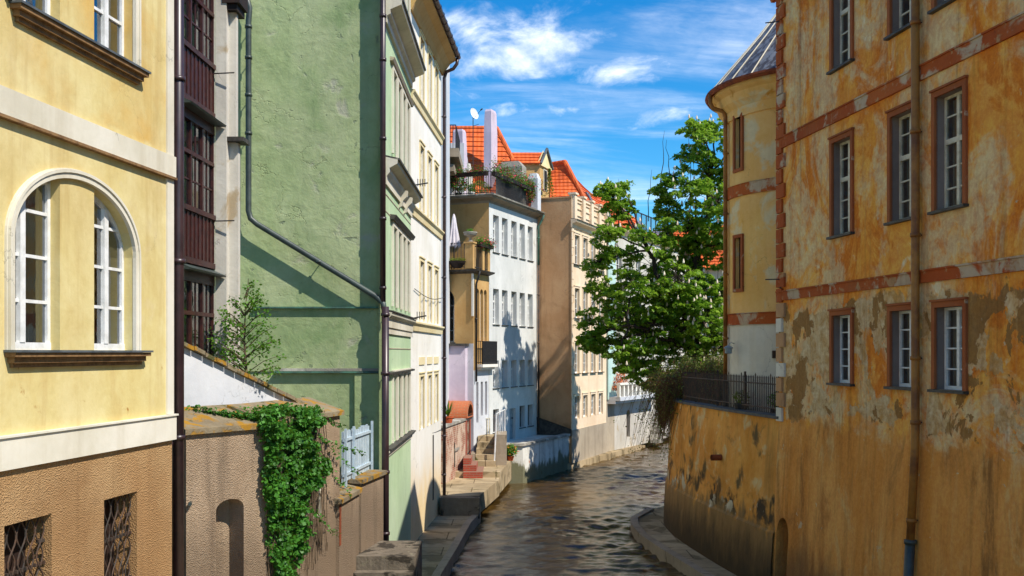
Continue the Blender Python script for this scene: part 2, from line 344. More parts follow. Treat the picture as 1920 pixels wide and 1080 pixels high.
# ------------------------------------------------------------------ mesh helpers
WL = {}                                         # world location of every root
class MB:
    def __init__(s): s.v = []; s.f = []; s.uv = []; s.mi = []
    def face(s, pts, uvs=None, mi=0):
        i = len(s.v); s.v += [tuple(p) for p in pts]; s.f.append(tuple(range(i, i+len(pts))))
        s.uv.append(uvs or [(p[0]+p[1], p[2]) for p in pts]); s.mi.append(mi)
    def box(s, x0, x1, y0, y1, z0, z1, fr=None, mi=0, bev=0):
        f = fr or (lambda x, y, z: (x, y, z))
        c = [f(x, y, z) for z in (z0, z1) for (x, y) in ((x0, y0), (x1, y0), (x1, y1), (x0, y1))]
        for q, uvk in (((0, 3, 2, 1), 2), ((4, 5, 6, 7), 2), ((0, 1, 5, 4), 0), ((1, 2, 6, 5), 1), ((2, 3, 7, 6), 0), ((3, 0, 4, 7), 1)):
            s.face([c[k] for k in q], None, mi)
    def prism(s, poly, z0, z1, mi=0, bottom=True):
        n = len(poly)
        a = sum(poly[i][0]*poly[(i+1) % n][1]-poly[(i+1) % n][0]*poly[i][1] for i in range(n))
        if a < 0: poly = poly[::-1]
        zt = z1 if callable(z1) else (lambda x, y: z1)
        acc = 0
        for i in range(n):
            p, q = poly[i], poly[(i+1) % n]; L = math.dist(p, q)
            s.face([(p[0], p[1], z0), (q[0], q[1], z0), (q[0], q[1], zt(*q)), (p[0], p[1], zt(*p))],
                   [(acc, z0), (acc+L, z0), (acc+L, zt(*q)), (acc, zt(*p))], mi); acc += L
        s.face([(p[0], p[1], zt(*p)) for p in poly], [(p[0], p[1]) for p in poly], mi)
        if bottom: s.face([(p[0], p[1], z0) for p in poly[::-1]], [(p[0], p[1]) for p in poly[::-1]], mi)
    def tube(s, pts, r, n=8, cap=True, mi=0):
        pts = [Vector(p) for p in pts]; rs = r if isinstance(r, (list, tuple)) else [r]*len(pts)
        rings = []; up = None
        for i, p in enumerate(pts):
            tg = (pts[min(i+1, len(pts)-1)]-pts[max(i-1, 0)])
            if tg.length < 1e-9: tg = Vector((0, 0, 1))
            tg.normalize()
            if up is None: up = tg.orthogonal().normalized()
            a = (up-tg*up.dot(tg)); a = a.normalized() if a.length > 1e-6 else tg.orthogonal().normalized()
            up = a; bb = tg.cross(a)
            rings.append([p+(a*math.cos(2*math.pi*k/n)+bb*math.sin(2*math.pi*k/n))*rs[i] for k in range(n)])
        base = len(s.v)
        for rg in rings: s.v += [tuple(q) for q in rg]
        for i in range(len(rings)-1):
            for k in range(n):
                a0 = base+i*n+k; a1 = base+i*n+(k+1) % n
                s.f.append((a0, a1, a1+n, a0+n)); s.uv.append([(0, 0)]*4); s.mi.append(mi)
        if cap:
            s.f.append(tuple(base+k for k in range(n))[::-1]); s.uv.append([(0, 0)]*n); s.mi.append(mi)
            e = base+(len(rings)-1)*n
            s.f.append(tuple(e+k for k in range(n))); s.uv.append([(0, 0)]*n); s.mi.append(mi)
    def lathe(s, c, prof, n=20, a0=0, a1=2*math.pi, mi=0):
        full = abs(a1-a0-2*math.pi) < 1e-6; m_ = n if full else n+1
        base = len(s.v)
        for (r, z) in prof:
            for k in range(m_):
                a = a0+(a1-a0)*k/n; s.v.append((c[0]+r*math.cos(a), c[1]+r*math.sin(a), c[2]+z))
        for i in range(len(prof)-1):
            for k in range(n):
                p = base+i*m_+k; q = base+i*m_+((k+1) % m_)
                s.f.append((p, q, q+m_, p+m_)); 
                rr = max(prof[i][0], .01); u0 = rr*(a0+(a1-a0)*k/n); u1 = rr*(a0+(a1-a0)*(k+1)/n)
                s.uv.append([(u0, prof[i][1]), (u1, prof[i][1]), (u1, prof[i+1][1]), (u0, prof[i+1][1])]); s.mi.append(mi)
    def sweep(s, path, prof, side=1, closed=True, mi=0):
        """profile of (outward d, z) carried along a plan path with mitred corners"""
        n = len(path); nm = []
        for i in range(n):
            ds = []
            if i > 0: ds.append((Vector(path[i])-Vector(path[i-1])).normalized())
            if i < n-1: ds.append((Vector(path[i+1])-Vector(path[i])).normalized())
            ns = [Vector((dd.y, -dd.x))*side for dd in ds]
            v = sum(ns, Vector((0, 0)))
            v.normalize(); v = v/max(.35, v.dot(ns[0])); nm.append(v)
        acc = [0]
        for i in range(1, n): acc.append(acc[-1]+math.dist(path[i], path[i-1]))
        P = [[(path[i][0]+nm[i].x*dd, path[i][1]+nm[i].y*dd, z) for (dd, z) in prof] for i in range(n)]
        k = len(prof); rng_ = range(k) if closed else range(k-1)
        for i in range(n-1):
            for j in rng_:
                j2 = (j+1) % k
                q = [P[i][j], P[i+1][j], P[i+1][j2], P[i][j2]]
                uv = [(acc[i], prof[j][1]), (acc[i+1], prof[j][1]), (acc[i+1], prof[j2][1]), (acc[i], prof[j2][1])]
                if side < 0: q = q[::-1]; uv = uv[::-1]
                s.face(q, uv, mi)
        if closed:
            a = P[0][::-1]; bq = P[-1]
            if side < 0: a, bq = a[::-1], bq[::-1]
            s.face(a, None, mi); s.face(bq, None, mi)
    def build(s, name, mat, parent=None, origin=None, label=None, cat=None, group=None, kind=None, smooth=False, local=False):
        if local: og = Vector((0, 0, 0))
        elif parent is not None: og = WL[parent.name]
        else:
            if origin is None:
                a = np.array(s.v); origin = ((a[:, 0].min()+a[:, 0].max())/2, (a[:, 1].min()+a[:, 1].max())/2, a[:, 2].min())
            og = Vector(origin)
        me = bpy.data.meshes.new(name)
        arr = np.array(s.v)-np.array(og)
        me.from_pydata([tuple(q) for q in arr.tolist()], [], s.f)
        mats = mat if isinstance(mat, (list, tuple)) else [mat]
        for mm in mats: me.materials.append(MATS[mm])
        if len(mats) > 1: me.polygons.foreach_set('material_index', s.mi)
        ul = me.uv_layers.new(name='UVMap'); fl = [c for u in s.uv for p in u for c in p]
        ul.data.foreach_set('uv', fl)
        if smooth: me.polygons.foreach_set('use_smooth', [True]*len(me.polygons))
        me.update()
        o = bpy.data.objects.new(name, me); C.objects.link(o)
        if local: return o
        if parent is not None: o.parent = parent; WL[o.name] = og
        else: o.location = og; WL[o.name] = og
        tag(o, label, cat, group, kind)
        return o

def tag(o, label=None, cat=None, group=None, kind=None):
    if label: o['label'] = label
    if cat: o['category'] = cat
    if group: o['group'] = group
    if kind: o['kind'] = kind
    return o
def root(name, label, cat, loc, group=None):
    o = bpy.data.objects.new(name, None); C.objects.link(o); o.location = loc; o.empty_display_size = .3
    WL[o.name] = Vector(loc); return tag(o, label, cat, group)
def leafmesh(name, mat, cen, size, parent=None, lobes=1, flat=.5, origin=None, aspect=.55, smooth=False, jit=.35, hang=0., **kw):
    """many folded leaf blades; lobes > 1 gives palmate leaves"""
    cen = np.array(cen); n = len(cen)
    nrm = rng.normal(size=(n, 3)); nrm[:, 2] = np.abs(nrm[:, 2])*1.0+flat*2; nrm /= np.linalg.norm(nrm, axis=1)[:, None]
    t0 = rng.normal(size=(n, 3)); t0[:, 2] -= hang
    t0 -= nrm*(t0*nrm).sum(1)[:, None]; t0 /= np.linalg.norm(t0, axis=1)[:, None]
    bt = np.cross(nrm, t0)
    sz = size*(1+jit*rng.uniform(-1, 1, n))
    V = []; 
    for L in range(lobes):
        a = 0 if lobes == 1 else math.radians(-100+200*L/(lobes-1))
        k = 1 if lobes == 1 else (1-.3*abs(L-(lobes-1)/2)/((lobes-1)/2))
        dr = t0*math.cos(a)+bt*math.sin(a); pr = -t0*math.sin(a)+bt*math.cos(a)
        l = (sz*k)[:, None]; wd = l*aspect*(.5 if lobes > 1 else .5)
        dip = nrm*(-l*.14)
        p0 = cen; p1 = cen+dr*l*.55+pr*wd+dip*.2; p2 = cen+dr*l+dip*1.6; p3 = cen+dr*l*.55-pr*wd+dip*.2
        V.append(np.stack([p0, p1, p2, p3], 1))
    V = np.concatenate([v.reshape(-1, 3) for v in V])
    if parent is not None: og = np.array(WL[parent.name])
    else:
        if origin is None: origin = (V[:, 0].mean(), V[:, 1].mean(), V[:, 2].min())
        og = np.array(origin)
    V = V-og; nf = len(V)//4
    me = bpy.data.meshes.new(name)
    me.vertices.add(len(V)); me.vertices.foreach_set('co', V.ravel())
    me.loops.add(nf*4); me.loops.foreach_set('vertex_index', np.arange(nf*4, dtype=np.int32))
    me.polygons.add(nf); me.polygons.foreach_set('loop_start', np.arange(0, nf*4, 4, dtype=np.int32)); me.polygons.foreach_set('loop_total', np.full(nf, 4, dtype=np.int32))
    me.materials.append(MATS[mat]); me.update(calc_edges=True)
    o = bpy.data.objects.new(name, me); C.objects.link(o)
    if parent is not None: o.parent = parent
    else: o.location = tuple(og)
    WL[o.name] = Vector(og)
    return tag(o, **kw)
def P(px, py, Y): return ((px-960)/F*Y, Y, EYE+(HOR-py)/F*Y)
def X(px, Y): return (px-960)/F*Y
def Zp(py, Y): return EYE+(HOR-py)/F*Y

class Fac:
    """a vertical facade from plan point A to plan point B"""
    def __init__(s, A, B, side=1, batter=None):
        s.A = Vector(A); s.B = Vector(B); s.L = (s.B-s.A).length; s.d = (s.B-s.A)/s.L
        s.n = Vector((s.d.y, -s.d.x))*side; s.side = side; s.holes = []; s.bat = batter or (lambda z: 0.)
    def pt(s, u, z, dd=0.):
        dd += s.bat(z); return (s.A.x+s.d.x*u+s.n.x*dd, s.A.y+s.d.y*u+s.n.y*dd, z)
    def u(s, px):
        k = (px-960)/F; return (k*s.A.y-s.A.x)/(s.d.x-k*s.d.y)
    def z(s, px, py): return Zp(py, s.A.y+s.d.y*s.u(px))
    def fr(s): return lambda x, y, z: s.pt(x, z, y)
    def quad(s, mb, u0, u1, z0, z1, d0=0., mi=0):
        q = [s.pt(u0, z0, d0), s.pt(u1, z0, d0), s.pt(u1, z1, d0), s.pt(u0, z1, d0)]; uv = [(u0, z0), (u1, z0), (u1, z1), (u0, z1)]
        if s.side < 0: q = q[::-1]; uv = uv[::-1]
        mb.face(q, uv, mi)
    def wall(s, mb, z0, z1, u0=0., u1=None, mi=0, rmi=0, depth=.25):
        u1 = s.L if u1 is None else u1
        hs = [h for h in s.holes if h[0] < u1 and h[1] > u0 and h[2] < z1 and h[3] > z0]
        us = sorted({u0, u1}|{c for h in hs for c in h[:2] if u0 < c < u1}); zs = sorted({z0, z1}|{c for h in hs for c in h[2:4] if z0 < c < z1})
        for i in range(len(us)-1):
            for j in range(len(zs)-1):
                uc = (us[i]+us[i+1])/2; zc = (zs[j]+zs[j+1])/2
                if any(h[0] < uc < h[1] and h[2] < zc < h[3] for h in hs): continue
                s.quad(mb, us[i], us[i+1], zs[j], zs[j+1], mi=mi)
        for h in hs:
            a, b_, c, e = h[:4]; rise = h[4] if len(h) > 4 else 0; dp = h[5] if len(h) > 5 else depth
            zt = e-rise
            def rv(p, q):
                mb.face([s.pt(p[0], p[1]), s.pt(q[0], q[1]), s.pt(q[0], q[1], -dp), s.pt(p[0], p[1], -dp)], [(0, p[1]), (.3, q[1]), (.3, q[1]+dp), (0, p[1]+dp)], rmi)
            rv((a, c), (b_, c)); rv((a, c), (a, zt)); rv((b_, c), (b_, zt))
            if rise <= 0: rv((a, e), (b_, e))
            else:
                N = 16; um = (a+b_)/2; hw = (b_-a)/2
                ar = [(um-hw*math.cos(math.pi*k/N), zt+rise*math.sin(math.pi*k/N)) for k in range(N+1)]
                for k in range(N):
                    p, q = ar[k], ar[k+1]; rv(p, q)
                    pts = [(p[0], p[1]), (q[0], q[1]), (q[0], e), (p[0], e)]
                    qq = [s.pt(*x_) for x_ in pts]; uv = list(pts)
                    if s.side < 0: qq = qq[::-1]; uv = uv[::-1]
                    mb.face(qq, uv, mi)
    def strip(s, mb, u0, u1, z0, z1, d0, d1, mi=0):
        mb.box(u0, u1, d0, d1, z0, z1, s.fr(), mi)

WC = {}
def cached(key, fn):
    if key not in WC: WC[key] = fn()
    return WC[key]
def arcpts(w_, zt, rise, n=14, off=0.):
    hw = w_/2+off; return [(-hw*math.cos(math.pi*k/n), zt+(rise+off)*math.sin(math.pi*k/n)) for k in range(n+1)]
def pathbar(mb, pts, t_, y0, y1, mi=0):
    """bar of width t_ following pts in the x-z plane, inward side"""
    n = len(pts); V = [Vector(p) for p in pts]; nm = []
    for i in range(n):
        tg = (V[min(i+1, n-1)]-V[max(i-1, 0)]).normalized(); nm.append(Vector((tg.y, -tg.x)))
    for i in range(n-1):
        a, b_ = V[i], V[i+1]; c, e = b_+nm[i+1]*t_, a+nm[i]*t_
        A = [(p.x, y0, p.y) for p in (a, b_, c, e)]; B = [(p.x, y1, p.y) for p in (a, b_, c, e)]
        mb.face(A, None, mi); mb.face(B[::-1], None, mi)
        mb.face([A[0], B[0], B[1], A[1]], None, mi); mb.face([A[3], A[2], B[2], B[3]], None, mi)
        if i == 0: mb.face([A[0], A[3], B[3], B[0]], None, mi)
        if i == n-2: mb.face([A[1], B[1], B[2], A[2]], None, mi)

def window(parent, fac, uc, z0, w_, h_, frame='white_paint', cols=2, rows=(.25, .5, .75), transom=None, t_=.055, mt=.028, reveal=.2, casing=None,
           cw=.12, cp=.03, sill=None, sp_=.1, sth=.05, curtain=0, rise=0., hood=None, mull=.07, keep=True, dark=True, cut=True):
    w_ = round(w_, 2); h_ = round(h_, 2)
    if cut: fac.holes.append((uc-w_/2, uc+w_/2, z0, z0+h_, rise, reveal+.08))
    key = (w_, h_, frame, cols, rows, transom, t_, mt, reveal, rise, mull)
    y0, y1 = reveal, reveal+.06
    def mkframe():
        mb = MB()
        zt = h_-rise
        mb.box(-w_/2, -w_/2+t_, y0, y1, 0, zt); mb.box(w_/2-t_, w_/2, y0, y1, 0, zt)
        mb.box(-w_/2+t_, w_/2-t_, y0, y1, 0, t_*1.3)
        if rise > 0: pathbar(mb, arcpts(w_, zt, rise), t_, y0, y1)
        else: mb.box(-w_/2+t_, w_/2-t_, y0, y1, h_-t_, h_)
        top = lambda x: (zt+rise*math.sqrt(max(0, 1-(x/(w_/2))**2))) if rise > 0 else h_
        if cols >= 2:
            for k in range(1, cols):
                x = -w_/2+w_*k/cols; mw = mull if (k*2 == cols or cols == 3) else mt
                mb.box(x-mw/2, x+mw/2, y0-.006, y1-.004, t_*1.3, top(x)-t_*.8)
        if transom: 
            zz_ = h_*transom; mb.box(-w_/2+t_, w_/2-t_, y0-.012, y1-.006, zz_-.045, zz_+.045)
        for r_ in rows:
            zz_ = h_*r_; hw = w_/2-t_
            if rise > 0 and zz_ > zt: hw = w_/2*math.sqrt(max(.05, 1-((zz_-zt)/rise)**2))-t_
            mb.box(-hw, hw, y0+.012, y1-.012, zz_-mt/2, zz_+mt/2)
        o = mb.build('window', frame, local=True); me = o.data; bpy.data.objects.remove(o); return me
    def mkpane():
        mb = MB()
        if rise > 0:
            ap = arcpts(w_, h_-rise, rise, off=-.02)
            mb.face([(-w_/2+.02, y0+.03, .02), (w_/2-.02, y0+.03, .02)]+[(p[0], y0+.03, p[1]) for p in ap[::-1]])
        else: mb.face([(-w_/2+.02, y0+.03, .02), (w_/2-.02, y0+.03, .02), (w_/2-.02, y0+.03, h_-.02), (-w_/2+.02, y0+.03, h_-.02)])
        o = mb.build('pane', 'glass', local=True); me = o.data; bpy.data.objects.remove(o); return me
    def mkcase():
        mb = MB(); zt = h_-rise
        mb.box(-w_/2-cw, -w_/2, -cp, .02, 0, zt); mb.box(w_/2, w_/2+cw, -cp, .02, 0, zt)
        if rise > 0: pathbar(mb, arcpts(w_, zt, rise, off=cw), cw, -cp, .02)
        else:
            mb.box(-w_/2-cw, w_/2+cw, -cp, .02, h_, h_+cw)
            if cw > .09:
                mb.box(-w_/2-cw-.02, w_/2+cw+.02, -cp-.03, -.004, h_+cw+.002, h_+cw+.04)
        o = mb.build('casing', casing, local=True); me = o.data; bpy.data.objects.remove(o); return me
    def mksill():
        mb = MB(); e = cw if casing else .04
        mb.box(-w_/2-e-.03, w_/2+e+.03, -sp_, y0, -sth, -.002)
        o = mb.build('sill', sill, local=True); me = o.data; bpy.data.objects.remove(o); return me
    def mkcurt():
        mb = MB(); N = 14
        z1 = h_-.05; zb = .05
        for (xa, xb) in ((-w_/2+.03, -w_/2+w_*.36), (w_/2-w_*.36, w_/2-.03)) if curtain == 1 else ((-w_/2+.03, w_/2-.03),):
            for k in range(N):
                xa_ = xa+(xb-xa)*k/N; xb_ = xa+(xb-xa)*(k+1)/N; f = lambda q: y1+.08+.02*math.sin(q*2.4)
                mb.face([(xa_, f(k), zb), (xb_, f(k+1), zb), (xb_, f(k+1), z1), (xa_, f(k), z1)])
        o = mb.build('curtain', 'curtain', local=True); me = o.data; bpy.data.objects.remove(o); return me
    def mkroom():
        mb = MB(); mb.face([(-w_/2-.3, y1+.5, -.3), (w_/2+.3, y1+.5, -.3), (w_/2+.3, y1+.5, h_+.3), (-w_/2-.3, y1+.5, h_+.3)])
        o = mb.build('blind', 'dark_room', local=True); me = o.data; bpy.data.objects.remove(o); return me
    x, y, z = fac.pt(uc, z0)
    o = bpy.data.objects.new('window', cached(('f',)+key, mkframe)); C.objects.link(o)
    o.parent = parent; o.location = Vector((x, y, z))-WL[parent.name]
    o.rotation_euler = (0, 0, math.atan2(fac.n.x, -fac.n.y))
    def kid(nm, me):
        k = bpy.data.objects.new(nm, me); C.objects.link(k); k.parent = o
        if nm == 'pane': k.rotation_euler = (random.uniform(-.008, .008), 0, random.uniform(-.02, .02))
        return k
    kid('pane', cached(('p',)+key, mkpane))
    if casing: kid('casing', cached(('c', cw, cp, casing)+key, mkcase))
    if sill: kid('sill', cached(('s', cw if casing else 0, sp_, sth, sill)+key, mksill))
    if curtain: kid('curtain', cached(('u', curtain)+key, mkcurt))
    return o
def shell(mb, poly, z0, z1, skip=(), mi=0, top=True):
    """remaining walls of a building: plain quads on every footprint edge except the skipped ones"""
    n = len(poly)
    for i in range(n):
        if i in skip: continue
        p, q = poly[i], poly[(i+1) % n]; L = math.dist(p, q)
        mb.face([(p[0], p[1], z0), (q[0], q[1], z0), (q[0], q[1], z1), (p[0], p[1], z1)], [(0, z0), (L, z0), (L, z1), (0, z1)], mi)
    if top: mb.face([(p[0], p[1], z1) for p in poly], None, mi)
def tileslope(mb, a, b_, c, d_, rows, lift=.05):
    """roof slope: eave edge a-b, ridge edge d-c, laid as overlapping courses of tiles"""
    a, b_, c, d_ = map(Vector, (a, b_, c, d_)); nrm = (b_-a).cross(d_-a)
    if nrm.length < 1e-6: nrm = (b_-a).cross(c-a)
    nrm.normalize()
    if nrm.z < 0: nrm = -nrm
    for i in range(rows):
        t0 = i/rows; t1 = (i+1)/rows
        p0 = a.lerp(d_, t0)+nrm*lift; p1 = b_.lerp(c, t0)+nrm*lift; p2 = b_.lerp(c, t1)+nrm*.004; p3 = a.lerp(d_, t1)+nrm*.004
        mb.face([p0, p1, p2, p3]); q0 = a.lerp(d_, t0); q1 = b_.lerp(c, t0); mb.face([q0, q1, p1, p0])

# ================================================================== SETTING
mb = MB(); mb.box(-400, 400, -200, 900, -1.9, -1.5); mb.build('ground', 'earth', origin=(0, 0, -1.5), kind='structure')
mb = MB()
wp = 0
def canal(name):
    xs = np.linspace(-4.5, 15.5, 210); ys = np.concatenate([np.linspace(-30, 24, 40)[:-1], np.linspace(24, 60, 520)[:-1], np.linspace(60, 110, 330)])
    GX, GY = np.meshgrid(xs, ys); GX = GX+np.clip(GY-50, 0, None)*.28*np.clip((GX+4.5)/8, 0, 1); H = np.zeros_like(GX)
    rg = np.random.default_rng(5)
    for k in range(90):
        lam = float(np.exp(rg.uniform(math.log(.26), math.log(1.9)))); a = rg.normal(math.pi/2+.1, .6); kx, ky = math.cos(a)*2*math.pi/lam, math.sin(a)*2*math.pi/lam
        ph = rg.uniform(0, 6.28); w_ = .034*lam/(2*math.pi); th = kx*GX+ky*GY+ph+.6*np.sin(GX*.7+GY*.31*(1+k % 3)+k)
        H += w_*np.sin(th) if k % 3 else w_*(1.2-2.2*np.abs(np.sin(th/2)))
    H *= .75+.45*np.sin(GX*.5+1.3*np.sin(GY*.17))*np.sin(GY*.23+.8*np.sin(GX*.4))
    V = np.stack([GX, GY, H], -1).reshape(-1, 3); ny, nx = GX.shape
    i0 = (np.arange(ny-1)[:, None]*nx+np.arange(nx-1)[None, :]).ravel(); Q = np.stack([i0, i0+1, i0+nx+1, i0+nx], 1).astype(np.int32)
    me = bpy.data.meshes.new(name); me.vertices.add(len(V)); me.vertices.foreach_set('co', V.ravel()); me.loops.add(Q.size); me.loops.foreach_set('vertex_index', Q.ravel())
    me.polygons.add(len(Q)); me.polygons.foreach_set('loop_start', np.arange(0, Q.size, 4, dtype=np.int32)); me.polygons.foreach_set('loop_total', np.full(len(Q), 4, dtype=np.int32))
    me.polygons.foreach_set('use_smooth', np.ones(len(Q), dtype=bool)); me.materials.append(MATS['water']); me.update(calc_edges=True)
    o = bpy.data.objects.new(name, me); C.objects.link(o); o['kind'] = 'structure'; WL[o.name] = Vector((0, 0, 0))
canal('canal_water')
mb = MB()
mb.prism([(-1.84, -30), (-1.84, 26.1), (-1.6, 30), (-1.4, 34), (-1.13, 36.5), (-2.0, 46), (.2, 49.2), (3.0, 52.7), (5.5, 57.7), (10.6, 70), (16, 80), (40, 115), (60, 200), (-200, 200), (-200, -30)], -1.6, .3)
mb.build('left_bank', 'quay_concrete', kind='structure')
mb = MB()
mb.prism([(8.2, -30), (7.6, 14), (6.3, 19), (5.3, 24), (4.75, 27.6), (4.35, 30), (4.05, 32.2), (4.0, 34.2), (4.15, 35.6), (5.0, 37.6), (6.0, 38.6), (9, 42), (12.5, 56), (17, 66), (27, 84), (60, 100), (200, 100), (200, -30)], -1.6, .22)
mb.build('right_bank', 'quay_concrete', kind='structure')
mb = MB()
kp = [(7.6, 14), (6.3, 19), (5.3, 24), (4.75, 27.6), (4.35, 30), (4.05, 32.2), (4.0, 34.2), (4.15, 35.6), (5.0, 37.6)]
mb.sweep(kp, [(.03, -.5), (.03, .29), (-.22, .29), (-.22, -.5)], side=-1)
mb.build('ledge_kerb', 'concrete', kind='structure')
mb = MB()
mb.prism([(7.2, 37.7), (9.6, 41), (13, 56), (18, 68), (60, 90), (60, 25.2), (12, 25.2), (9, 32)], .1, 3.6)
mb.build('garden_terrace', 'soil_grass', kind='structure')
mb = MB(); lk = [(-1.84, 8), (-1.84, 26.1), (-1.6, 30), (-1.4, 34), (-1.13, 36.4)]
mb.sweep(lk, [(.02, -.5), (.02, .34), (-.2, .34), (-.2, -.5)], side=1); mb.build('ledge_kerb', 'concrete', kind='structure')

# ================================================================== YELLOW HOUSE (left foreground)
X0 = -7.2; sl = .1339
YA = (X0+sl*7.5, 7.5); YB = (X0+sl*15.45, 15.45)
yf = Fac(YA, YB)
yr = root('yellow_house', 'pale yellow rendered house with wide arched double windows, nearest on the left', 'house', (YA[0], YA[1], 0))
def uy(px): return yf.u(px)
holes = []
def archpair(zs, zt, zb, kids):
    """two tall sashes under one broad arch, split by a pier"""
    a, b_ = uy(21), uy(249); uc = (a+b_)/2; hw = (b_-a)/2; rise = zt-zs
    arc = lambda u: zs+rise*math.sqrt(max(0, 1-((u-uc)/hw)**2))
    p0, p1 = uy(113), uy(177)
    yf.holes.append((a, b_, zb, zt, rise, .16))
    # recessed pier standing between the sashes
    mb = MB(); N = 6
    for k in range(N):
        q0 = p0+(p1-p0)*k/N; q1 = p0+(p1-p0)*(k+1)/N
        mb.face([yf.pt(q0, zb, -.004), yf.pt(q1, zb, -.004), yf.pt(q1, arc(q1), -.004), yf.pt(q0, arc(q0), -.004)])
    for q in (p0, p1): mb.face([yf.pt(q, zb, -.004), yf.pt(q, zb, -.3), yf.pt(q, arc(q), -.3), yf.pt(q, arc(q), -.004)])
    mb.build('window_pier', 'yellow_render', yr)
    for (s0, s1) in ((a, p0), (p1, b_)):
        mb = MB(); N = 12; f0, f1 = -.13, -.19
        xs = [s0+(s1-s0)*k/N for k in range(N+1)]
        def bar(u0, u1, z0, z1, dd=0): mb.box(u0, u1, f1-dd*.0, f0+dd, z0, z1, yf.fr())
        # curved head
        for k in range(N):
            u0, u1 = xs[k], xs[k+1]; t0, t1 = arc(u0), arc(u1)
            e0, e1 = max(zb, t0-.07), max(zb, t1-.07)
            for dd, rev in ((f0, 0), (f1, 1)):
                mb.face([yf.pt(u0, e0, dd), yf.pt(u1, e1, dd), yf.pt(u1, t1, dd), yf.pt(u0, t0, dd)])
            mb.face([yf.pt(u0, e0, f0), yf.pt(u1, e1, f0), yf.pt(u1, e1, f1), yf.pt(u0, e0, f1)])
        sw = s1-s0
        bar(s0, s0+.06, zb, max(zb+.1, arc(s0+.06)-.03)); bar(s1-.06, s1, zb, max(zb+.1, arc(s1-.06)-.03)); bar(s0, s1, zb, zb+.09, .01)
        mid = s0+sw*.40 if s0 == a else s0+sw*.50
        bar(mid-.05, mid+.05, zb+.09, arc(mid)-.05, .02)
        hh = zt-zb
        for fz in (.27, .52, .77):
            zz_ = zb+hh*fz
            l = next((x for x in np.linspace(s0, s1, 60) if arc(x) > zz_), s0); r = next((x for x in np.linspace(s1, s0, 60) if arc(x) > zz_), s1)
            bar(l, r, zz_-.02, zz_+.02, -.004)
        wn = mb.build('window', 'white_paint', yr)
        mb = MB(); xs2 = xs
        mb.face([yf.pt(s0, zb, -.165), yf.pt(s1, zb, -.165)]+[yf.pt(u_, arc(u_)-.005, -.165) for u_ in xs[::-1]])
        mb.build('pane', 'glass', wn)
        mb = MB(); c0, c1 = (s0+sw*.55, s1) if s0 == a else (s0, s0+sw*.3)
        for k in range(12):
            u0 = c0+(c1-c0)*k/12; u1 = c0+(c1-c0)*(k+1)/12; g = lambda q: -.28-.025*math.sin(q*2.1)
            mb.face([yf.pt(u0, zb, g(k)), yf.pt(u1, zb, g(k+1)), yf.pt(u1, max(zb, arc(u1)-.1), g(k+1)), yf.pt(u0, max(zb, arc(u0)-.1), g(k))])
        mb.build('curtain', 'curtain', wn)
    # moulded arch surround
    mb = MB()
    for (o0, o1, pr) in ((.0, .07, .05), (.07, .11, .07), (.11, .125, .03)):
        N = 32; pts = []
        prof = []
        path = [(a-o1, zb)]+[(uc-(hw+o1)*math.cos(math.pi*k/N), zs+(rise+o1)*math.sin(math.pi*k/N)) for k in range(N+1)]+[(b_+o1, zb)]
        ins = [(a-o0, zb)]+[(uc-(hw+o0)*math.cos(math.pi*k/N), zs+(rise+o0)*math.sin(math.pi*k/N)) for k in range(N+1)]+[(b_+o0, zb)]
        for k in range(len(path)-1):
            for dd in (pr,): mb.face([yf.pt(*ins[k], dd), yf.pt(*ins[k+1], dd), yf.pt(*path[k+1], dd), yf.pt(*path[k], dd)])
            mb.face([yf.pt(*path[k], 0), yf.pt(*path[k], pr), yf.pt(*path[k+1], pr), yf.pt(*path[k+1], 0)])
            mb.face([yf.pt(*ins[k], -.01), yf.pt(*ins[k], pr), yf.pt(*ins[k+1], pr), yf.pt(*ins[k+1], -.01)])
    mb.build('arch_surround', 'white_trim', yr)
archpair(7.32, 8.17, 6.03, None)
archpair(11.3, 12.2, 9.96, None)
def sillbar(u0, u1, z, lead):
    mb = MB(); f = yf
    for (z0, z1, dd) in ((-.17, -.12, .05), (-.12, -.05, .09), (-.05, 0, .14)):
        f.strip(mb, u0+(.14-dd), u1-(.14-dd), z+z0, z+z1, -.02, dd)
    s_ = mb.build('sill', 'timber', yr)
    mb = MB(); f.strip(mb, u0-.02, u1+.02, z+.002, z+.03, -.1, .165); mb.build('sill_flashing', 'lead_sheet', s_)
sillbar(uy(8), uy(266), 6.0, False)
sillbar(uy(18), uy(262), 9.93, True)
# second bay nearer the camera (outside the photo, so the facade goes on)
for (pa, pb, zt_, zb_) in ((8, 97, 4.06, 2.5), (195, 257, 4.05, 2.5)):
    a, b_ = uy(pa), uy(pb); yf.holes.append((a, b_, zb_, zt_, 0, .35))
    mb = MB()
    mb.face([yf.pt(a-.05, zb_-.05, -.34), yf.pt(b_+.05, zb_-.05, -.34), yf.pt(b_+.05, zt_+.05, -.34), yf.pt(a-.05, zt_+.05, -.34)]); 
    g = mb.build('cellar_window', 'dark_wood', yr)
    mb = MB(); nb = 5
    for k in range(nb):
        for sgn in (-1, 1):
            uc = a+(b_-a)*(k+.5)/nb; amp = (b_-a)/nb*.42
            pts = [yf.pt(uc+sgn*amp*math.sin(z_*2*math.pi/.62)**1, z_, -.10+.008*sgn) for z_ in np.linspace(zb_, zt_-.03, 26)]
            mb.tube(pts, .010, 5)
    for zz_ in (zb_+.35, zb_+.97, ):
        for k in range(nb*2+1):
            u_ = a+(b_-a)*k/(nb*2); mb.box(u_-.016, u_+.016, -.12, -.08, zz_-.02, zz_+.02, yf.fr())
    for zz_ in (zt_-.32,): mb.box(b_-.12, b_, -.13, -.09, zz_-.02, zz_+.02, yf.fr())
    mb.build('grille', 'iron_rusty', g)
mb = MB(); yf.wall(mb, 4.68, 16.5, depth=.16); 
inn = -yf.n*6
